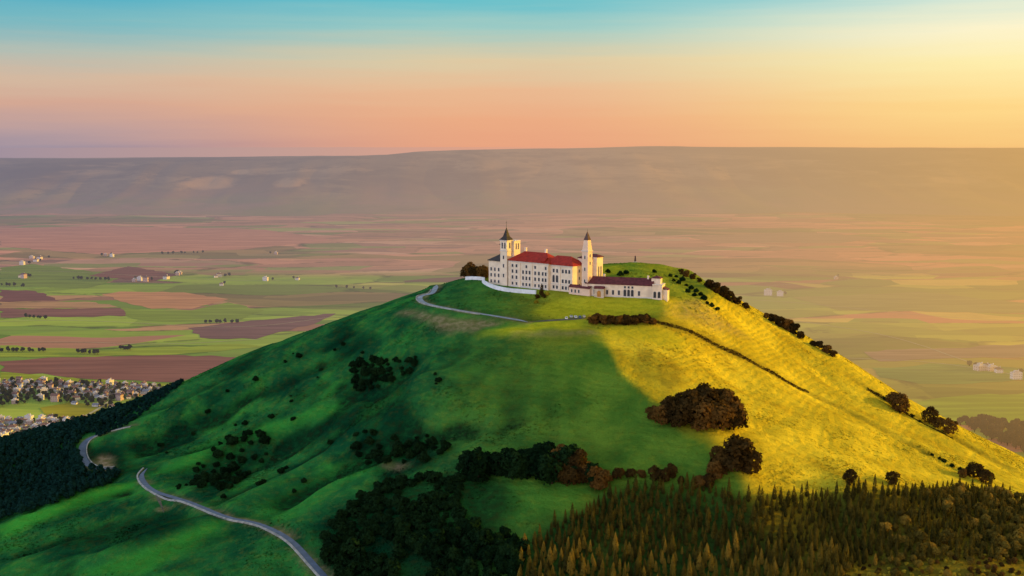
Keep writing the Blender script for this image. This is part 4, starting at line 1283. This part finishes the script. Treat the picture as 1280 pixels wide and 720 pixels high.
hedgerow(TRACK[:5], 1.2, .8, 'thin dark hedge running down the golden flank from the annex lawn', 5)
hedgerow([(1085, 488), (1105, 498), (1130, 515), (1155, 532), (1190, 548)], 1.3, 1.1, 'short low hedge under the lone ridge tree', 6)
for (u, v) in [(1112, 497), (1106, 500), (1125, 516), (1140, 522), (1150, 528), (1175, 575), (1165, 570), (1180, 578), (1190, 584), (1200, 588), (1212, 590)]:
    plant('shrub', hit(u, v), random.uniform(.4, .7), 'low green bush in the shaded fold of the golden flank', 'low bushes in the fold of the golden flank', 'bush')
# scrub in the shaded gullies
G = 'dark shrubs scattered over the shaded flank'
cnt = 0
for q, sp_c, mx_ in ((DARKP[0], 4.2, 46), (DARKP[1], 4.4, 54), (DARKP[2], 5.0, 32)):
    for p in scatter(q, sp_c, mx_, 40 + cnt):
        if on_road(p): continue
        plant('shrub', p, random.uniform(.5, 1.5), 'dark green shrub in a shaded gully of the flank', G, 'shrub'); cnt += 1
for (u, v) in [(452, 440), (550, 476), (545, 480), (410, 556), (415, 553), (470, 575), (462, 578), (478, 574), (340, 520), (365, 500), (300, 530), (350, 455), (365, 448), (320, 478), (285, 495), (260, 520), (235, 545), (195, 560), (210, 566), (420, 440), (395, 470), (372, 522), (330, 605), (290, 620), (250, 600), (232, 608), (385, 610), (352, 588)]:
    p = hit(u, v)
    for _ in range(random.choice((1, 1, 2, 2))):
        q = p + np.array([random.gauss(0, 3.2), random.gauss(0, 3.2), 0]); q[2] = H(q[0], q[1])
        if not on_road(q, 2.5): plant('shrub', q, random.uniform(.3, .95), 'dark green shrub dotted on the open shaded flank', 'shrubs dotted on the open shaded flank', 'shrub')
# scrub woodland in the lower hollow
HOLLOW = [(395, 745), (388, 680), (420, 650), (470, 612), (540, 596), (575, 603), (572, 640), (590, 668), (640, 672), (655, 690), (640, 745)]
hs = scatter(HOLLOW, 4.6, 420, 55)
hs = np.array([p for p in hs if not on_road(p, 4.5) and vnoise(p[0] / 16, p[1] / 22, 12) > -.42])
uh, vh = project(hs)
order = np.argsort(hs[:, 1])
for i in order[:110]:
    plant('shrub', hs[i], random.uniform(.6, 1.9), 'dark scrub bush in the shadowed hollow beside the lower road', 'scrub bushes in the shadowed hollow', 'shrub', sz=random.uniform(.9, 1.3))
if len(order) > 110:
    mass('undergrowth', [lobed_crown(840 + k, 2.8, 4.2, -.4, 9, 300, .75) for k in range(4)], hs[order[110:]], M['scrub'], 'dark scrub filling the upper hollow', (.5, 1.5), 9)
# dark wood on the valley side
VW = [(-80, 600), (-60, 560), (0, 552), (60, 540), (112, 526), (150, 512), (175, 506), (150, 525), (120, 538), (100, 548), (96, 570), (104, 590), (150, 592), (140, 604), (90, 622), (40, 640), (0, 652), (-80, 680)]
vw = scatter(VW, 3.5, 4200, 66, tries=160000)
vw = np.array([p for p in vw if not on_road(p, 1.5)])
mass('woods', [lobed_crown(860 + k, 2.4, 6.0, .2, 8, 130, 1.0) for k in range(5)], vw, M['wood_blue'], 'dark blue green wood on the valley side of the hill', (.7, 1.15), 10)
# skyline wood on the left shoulder
vs_ = scatter([(105, 532), (150, 508), (190, 490), (232, 472), (222, 484), (190, 508), (160, 530), (125, 546)], 3.2, 1500, 67)
if len(vs_): mass('skyline_woods', [lobed_crown(870 + k, 2.2, 3.6, -.5, 8, 120, .9) for k in range(4)], vs_, M['wood_blue'], 'low dark wood along the shoulder skyline', (.6, 1.0), 11)

# ------------------------------------------------------------------ town in the valley
def wallmat(name, col):
    m, nt = nt_of(name); n = N(nt)
    tc = n.new('ShaderNodeTexCoord'); sp = n.new('ShaderNodeSeparateXYZ'); n.put(sp.inputs[0], tc.outputs['Object'])
    a = n.math('PINGPONG', n.math('ADD', sp.outputs[0], n.math('MULTIPLY', sp.outputs[1], 1.0)), 1.4)
    b = n.math('PINGPONG', n.math('ADD', sp.outputs[2], .1), 1.4)
    w = n.math('MULTIPLY', n.mapr(a, .85, .9), n.mapr(b, .75, .8))
    g = n.noise(n.pos(), .4, 3)
    oi = n.new('ShaderNodeObjectInfo')
    c = n.mix(n.mapr(g, .3, .7), C(*[x * .88 for x in col]), C(*col))
    c = n.mix(n.math('MULTIPLY', w, .75), c, C(.09, .09, .11))
    n.out(painted_haze(n, n.bsdf(c, .85, .15))); return m


WALLS = [wallmat('house_render_white', (.76, .71, .69)), wallmat('house_render_cream', (.66, .53, .45)), wallmat('house_render_pink', (.56, .40, .37)), wallmat('house_render_grey', (.46, .46, .52))]
ROOFS = [simple('house_tile_red', (.30, .12, .09), .85, .1, .2, .4, True), simple('house_tile_brown', (.17, .10, .09), .85, .1, .2, .4, True), simple('house_roof_pale', (.56, .51, .50), .85, .1, .15, .4, True), simple('house_roof_grey', (.2, .2, .24), .85, .1, .2, .4, True)]
HP = []
for k in range(12):
    w, d, h = random.uniform(8, 13), random.uniform(7, 9.5), random.choice((3.4, 5.6, 5.8, 6.2, 8.6))
    root = empty('house')
    MB().box(-w / 2, w / 2, -d / 2, d / 2, -.5, h).obj('wall', WALLS[(k * 7 + k // 4) % 4 if k % 3 else 0], root)
    b = MB()
    if k % 4 == 0:
        b.box(-w / 2 - .2, w / 2 + .2, -d / 2 - .2, d / 2 + .2, h, h + .5); b.box(-w / 4, w / 8, -d / 4, d / 4, h + .5, h + 2.6); rm = ROOFS[2]
    elif k % 4 == 1: b.hip(-w / 2 - .5, w / 2 + .5, -d / 2 - .5, d / 2 + .5, h, 2.4); rm = ROOFS[k % 2]
    else: b.gable(-w / 2 - .4, w / 2 + .4, -d / 2 - .5, d / 2 + .5, h, 2.8); b.add([(-w / 2, -d / 2, h), (-w / 2, d / 2, h), (-w / 2, 0, h + 2.7)], [(0, 1, 2)]); b.add([(w / 2, -d / 2, h), (w / 2, d / 2, h), (w / 2, 0, h + 2.7)], [(0, 1, 2)]); rm = ROOFS[(k // 2) % 4]
    rf = b.obj('roof', rm, root)
    MB().box(w * .18, w * .18 + .9, -.4, .5, h + .4, h + 3.6).obj('chimney', WALLS[0], rf)
    HP.append(root)
HUSED = set()


def house(p, k, s, rz, label, group):
    if k in HUSED: o = copy_tree(HP[k])
    else: o = HP[k]; HUSED.add(k)
    o.location = (float(p[0]), float(p[1]), float(p[2])); o.rotation_euler = (0, 0, rz); o.scale = (s, s, s)
    tag(o, label, 'house', group); return o


T1 = [(-60, 477), (0, 477), (60, 477.5), (130, 481), (200, 484), (206, 488), (150, 502), (140, 500), (60, 490), (-60, 492)]
T2 = [(-60, 524), (0, 525), (60, 524), (105, 524), (100, 532), (40, 545), (0, 552), (-60, 556)]
T3 = [(-60, 492), (60, 491), (140, 501), (140, 511), (60, 503), (0, 510), (-60, 520)]
tp = []
for p in scatter(T1, 10.5, 150, 71, plainz=0.0): tp.append(p); house(p, random.randrange(12), random.uniform(.55, .9), random.choice((0, PI / 2)) + random.uniform(-.4, .4), 'small house in the crowded upper quarter of the valley town', 'houses in the upper quarter of the town')
for p in scatter(T2, 10.5, 110, 72, plainz=0.0): tp.append(p); house(p, random.choice((0, 4, 8, 3, 6, 9, 1)), random.uniform(.6, .95), random.choice((0, PI / 2)) + random.uniform(-.3, .3), 'pale house packed into the lower quarter of the valley town', 'pale houses in the lower quarter of the town')
for p in scatter(T3, 26.0, 40, 73, plainz=0.0): tp.append(p); house(p, random.randrange(12), random.uniform(.7, 1.0), random.uniform(-.5, .5), 'house half hidden among the trees between the town quarters', 'houses among trees between the town quarters')
tp = np.array(tp)


def clear(p, r=5.0): return np.min(np.hypot(tp[:, 0] - p[0], tp[:, 1] - p[1])) > r


for T, sp_c, mx_, sd, lab, grp in ((T1, 7.0, 170, 81, 'garden tree between houses of the upper town quarter', 'garden trees in the upper town quarter'), (T2, 10, 50, 82, 'garden tree between pale houses of the lower town quarter', 'garden trees in the lower town quarter'),
                                   (T3, 7.0, 130, 83, 'dark tree in the grove between the two town quarters', 'grove trees between the town quarters')):
    for p in scatter(T, sp_c, mx_, sd, plainz=0.0):
        if clear(p): plant('far', p, random.uniform(.6, 1.05), lab, grp)
# field lanes
def lane(pix, w_, label):
    P_ = smooth_line(np.array([plain_pt(u, v) for u, v in pix]), 20.0, 2)
    T_ = np.gradient(P_[:, :2], axis=0); T_ /= np.linalg.norm(T_, axis=1)[:, None]
    Nn_ = np.c_[-T_[:, 1], T_[:, 0]]
    V_ = np.concatenate([np.c_[P_[:, :2] + Nn_ * w_ * k, 0 * P_[:, 2] + .75] for k in (-1, 1)])
    m_ = len(P_); i_ = np.arange(m_ - 1)
    me_ = np_mesh('lane', V_, np.stack([i_, i_ + 1, m_ + i_ + 1, m_ + i_], -1), [LANE])
    if me_.polygons[0].normal.z < 0: me_.flip_normals()
    tag(link(bpy.data.objects.new('lane', me_)), label, None, None, 'structure')


LANE = simple('lane_gravel', (.42, .36, .22), .95, 0, .15, .05, True)
for k_, pix in enumerate([[(-40, 404), (60, 400), (160, 403), (300, 412), (420, 396)],
                          [(-40, 341), (60, 338), (190, 346), (300, 352), (420, 349)], [(-40, 430), (90, 427), (200, 432), (330, 424)], [(1000, 402), (1120, 420), (1240, 464), (1320, 480)], [(870, 372), (1000, 378), (1150, 395), (1320, 404)],
                          [(1060, 448), (1160, 452), (1240, 464)], [(780, 352), (900, 362), (1040, 352), (1200, 340), (1320, 338)], [(-40, 486), (60, 485), (130, 490), (190, 494)], [(-40, 538), (30, 534), (80, 530), (110, 520), (140, 500)]]):
    lane(pix, 1.2 if k_ < 7 else 2.2, 'pale farm lane across the plain')
# farms far out on the plain
FARMS = [(40, 323), (50, 324), (45, 327), (28, 331), (26, 347), (30, 348), (140, 321), (132, 320), (175, 351), (182, 352), (168, 352), (208, 349), (225, 343), (222, 344), (274, 346), (277, 357), (270, 347), (332, 351), (372, 350), (345, 318),
         (805, 357), (812, 358), (880, 365), (892, 367), (905, 368), (960, 369), (975, 370), (1225, 463), (1239, 463.5), (1248, 466), (1232, 462), (1270, 474), (1045, 349)]
for i, (u, v) in enumerate(FARMS):
    p = plain_pt(u, v)
    house(p, random.choice((0, 4, 8, 2, 5)), random.uniform(1.0, 1.5), random.uniform(-.5, .5), 'tiny white farm building out on the open plain', 'farm buildings out on the plain')
    for _ in range(1):
        plant('far', p + np.array([random.uniform(-25, 25), random.uniform(12, 40), 0]), random.uniform(.8, 1.3), 'dark tree near a farm out on the open plain', 'farm trees out on the plain')
for (u0, v0, u1, v1, k_) in [(90, 349, 140, 351, 9), (0, 357, 35, 359, 6), (30, 397, 60, 399, 6), (0, 440, 60, 440, 9), (95, 441, 125, 444, 6), (150, 437, 165, 438, 5), (255, 404, 300, 404, 7), (420, 360, 470, 362, 5), (200, 318, 260, 316, 8)]:
    for j in range(k_):
        t = (j + random.random() * .6) / k_
        plant('far', plain_pt(u0 + (u1 - u0) * t, v0 + (v1 - v0) * t), random.uniform(.7, 1.2), 'small dark tree in a field row out on the plain', 'field row trees out on the plain')
# brown wood at the foot behind the right ridge
for i, p in enumerate(scatter([(1195, 530), (1230, 527), (1300, 538), (1310, 580), (1270, 562), (1235, 548)], 8.5, 90, 91, plainz=0.0)):
    plant('fardry', p, random.uniform(.8, 1.25), 'brown tree in the wood at the foot behind the golden ridge', 'brown trees behind the golden ridge')

# ------------------------------------------------------------------ parked cars below the lawn
def make_car(paint):
    root = empty('parked_car')
    L_, W = 4.3, 1.75
    b = MB()
    prof = [(-2.15, .35), (2.15, .35), (2.15, .75), (1.95, .95), (1.05, 1.0), (.55, 1.45), (-1.25, 1.48), (-1.95, 1.02), (-2.15, .9)]
    nn = len(prof)
    b.add([(x, -W / 2 + (.13 if z > 1.1 else 0), z) for x, z in prof] + [(x, W / 2 - (.13 if z > 1.1 else 0), z) for x, z in prof],
          [tuple(range(nn)), tuple(range(2 * nn - 1, nn - 1, -1))] + [(i, nn + i, nn + (i + 1) % nn, (i + 1) % nn) for i in range(nn)])
    body = b.obj('body', paint, root)
    for y in (-1, 1):
        g = MB().add([(.85, y * .83, 1.05), (.5, y * .765, 1.4), (-1.2, y * .765, 1.42), (-1.7, y * .83, 1.06)], [(0, 1, 2, 3)]); g.obj('side_window', M['carglass'], root)
    MB().add([(1.06, -.7, 1.03), (1.06, .7, 1.03), (.6, .62, 1.43), (.6, -.62, 1.43)], [(0, 1, 2, 3)]).obj('windscreen', M['carglass'], root)
    MB().add([(-1.96, -.7, 1.06), (-1.96, .7, 1.06), (-1.32, .62, 1.46), (-1.32, -.62, 1.46)], [(0, 1, 2, 3)]).obj('rear_window', M['carglass'], root)
    for x in (-1.35, 1.35):
        for y in (-.82, .82):
            MB().tube([(x, y - .1, .32), (x, y + .1, .32)], [.32, .32], 14).obj('wheel', M['rubber'], root)
    for y in (-.6, .6): MB().box(2.14, 2.18, y - .18, y + .18, .68, .84).obj('headlight', M['lamp'], root)
    return root


CARS = [(708, 399, 'white', 'white car parked nearest the hairpin road end'), (714, 397.5, 'silver', 'silver grey car second in the parked row'), (719.5, 397.5, 'white', 'white car in the middle of the parked row'), (725, 397.5, 'blue', 'dark blue car fourth in the parked row'), (730, 397, 'cream', 'cream car parked beside the yellow bush')]
for u, v, c_, lab in CARS:
    p = hit(u, v); r = make_car(M['paint_' + c_])
    r.location = (float(p[0]), float(p[1]), float(max(p[2], H(p[0], p[1])) + .08)); r.rotation_euler = (0, 0, PI / 2 + random.uniform(-.1, .1))
    tag(r, lab, 'car', 'cars parked below the annex lawn')

# remove prototypes that were never planted
for k, o in list(PROTO.items()):
    if k not in USED:
        for ch in list(o.children): bpy.data.objects.remove(ch)
        bpy.data.objects.remove(o)
for k, o in enumerate(HP):
    if k not in HUSED:
        for ch in list(o.children_recursive): bpy.data.objects.remove(ch)
        bpy.data.objects.remove(o)

# ------------------------------------------------------------------ light and sky
SUN_EL, SUN_AZ = math.radians(9.5), math.atan2(.15, .98)     # azimuth counter-clockwise from +X
sd = Vector((math.cos(SUN_EL) * math.cos(SUN_AZ), math.cos(SUN_EL) * math.sin(SUN_AZ), math.sin(SUN_EL)))
sun = bpy.data.lights.new('sun', 'SUN'); sun.energy = 5.0; sun.angle = math.radians(.5); sun.color = (1.0, .62, .10)
so = link(bpy.data.objects.new('sun', sun)); so.rotation_euler = (-sd).to_track_quat('-Z', 'Y').to_euler()
so.location = (600, 200, 600)

w = bpy.data.worlds.new('World'); sc.world = w; w.use_nodes = True
nt = w.node_tree; nt.nodes.clear(); n = N(nt)
sky = n.new('ShaderNodeTexSky', sky_type='NISHITA'); sky.sun_disc = False
sky.sun_elevation = SUN_EL; sky.sun_rotation = PI / 2 - SUN_AZ
sky.altitude = 500; sky.air_density = 1.0; sky.dust_density = 1.6; sky.ozone_density = 2.0
SKY_K = 0.40
g = n.new('ShaderNodeTexCoord').outputs['Generated']
sp = n.new('ShaderNodeSeparateXYZ'); n.put(sp.inputs[0], g)
cl = n.noise(n.scale(g, 5, 5, 110), 1.0, 4, .55)
el = n.math('ADD', sp.outputs[2], n.math('MULTIPLY', n.math('SUBTRACT', cl, .5), .020))
e = n.mapr(el, -.02, .18, 0, 1, False)


def lin(r, g_, b): return tuple(((c / 255) / 12.92 if c / 255 < .04045 else ((c / 255 + .055) / 1.055) ** 2.4) for c in (r, g_, b))


def vpos(v): return ((185 - v) / F + .02) / .20


LEFT = [(vpos(205), lin(138, 132, 150)), (vpos(186), lin(158, 145, 160)), (vpos(165), lin(186, 158, 158)), (vpos(135), lin(212, 168, 148)), (vpos(105), lin(212, 184, 160)), (vpos(75), lin(178, 190, 180)), (vpos(40), lin(118, 184, 194)), (vpos(0), lin(70, 172, 198))]
MIDS = [(vpos(205), lin(225, 160, 130)), (vpos(186), lin(232, 163, 128)), (vpos(150), lin(236, 172, 132)), (vpos(115), lin(234, 186, 146)), (vpos(80), lin(222, 203, 165)), (vpos(40), lin(160, 203, 196)), (vpos(0), lin(88, 190, 204))]
RGT = [(vpos(205), lin(240, 186, 116)), (vpos(186), lin(248, 196, 122)), (vpos(140), lin(255, 216, 138)), (vpos(90), lin(255, 238, 172)), (vpos(50), lin(254, 244, 204)), (vpos(20), lin(216, 232, 214)), (vpos(0), lin(164, 214, 212))]
az = n.math('DIVIDE', sp.outputs[0], n.math('MAXIMUM', sp.outputs[1], .05))
az = n.mapr(az, -.46, .46, 0, 1, False)
low = n.mix(n.mapr(az, 0, .5, 0, 1), n.ramp(e, LEFT), n.ramp(e, MIDS))
low = n.mix(n.mapr(az, .5, 1.0, 0, 1), low, n.ramp(e, RGT))
hi = n.mix(1.0, sky.outputs[0], C(SKY_K, SKY_K, SKY_K), 'MULTIPLY')
up = n.mapr(sp.outputs[2], .13, .40)
front = n.mapr(sp.outputs[1], -.2, .35)
lowf = n.math('MULTIPLY', n.math('SUBTRACT', 1.0, up), front)
back = n.ramp(n.mapr(sp.outputs[2], 0, .9, 0, 1, False), [(0, (3.5, 2.6, 2.75)), (.25, (3.0, 2.45, 2.7)), (.6, (1.05, 1.15, 1.35)), (1, (.5, .75, .95))])
hi = n.mix(.5, hi, back)
hi = n.mix(n.mapr(sp.outputs[0], -.15, .7), hi, n.mix(1.0, hi, C(.75, .46, .07), 'MULTIPLY'))
col = n.mix(lowf, hi, low)
bg = n.new('ShaderNodeBackground'); n.put(bg.inputs[0], col); bg.inputs[1].default_value = 1.0
o = n.new('ShaderNodeOutputWorld'); nt.links.new(bg.outputs[0], o.inputs[0])

# ------------------------------------------------------------------ render settings
sc.render.engine = 'CYCLES'
sc.cycles.use_denoising = True
sc.cycles.max_bounces = 5
sc.cycles.transparent_max_bounces = 4
sc.view_settings.view_transform = 'Standard'
sc.view_settings.look = 'None'
sc.view_settings.exposure = 0
sc.view_settings.gamma = 1
print('objects', len(bpy.data.objects), 'conifers', len(con), 'leafy', len(leafs), 'hollow', len(hs), 'valley', len(vw), 'town', len(tp))
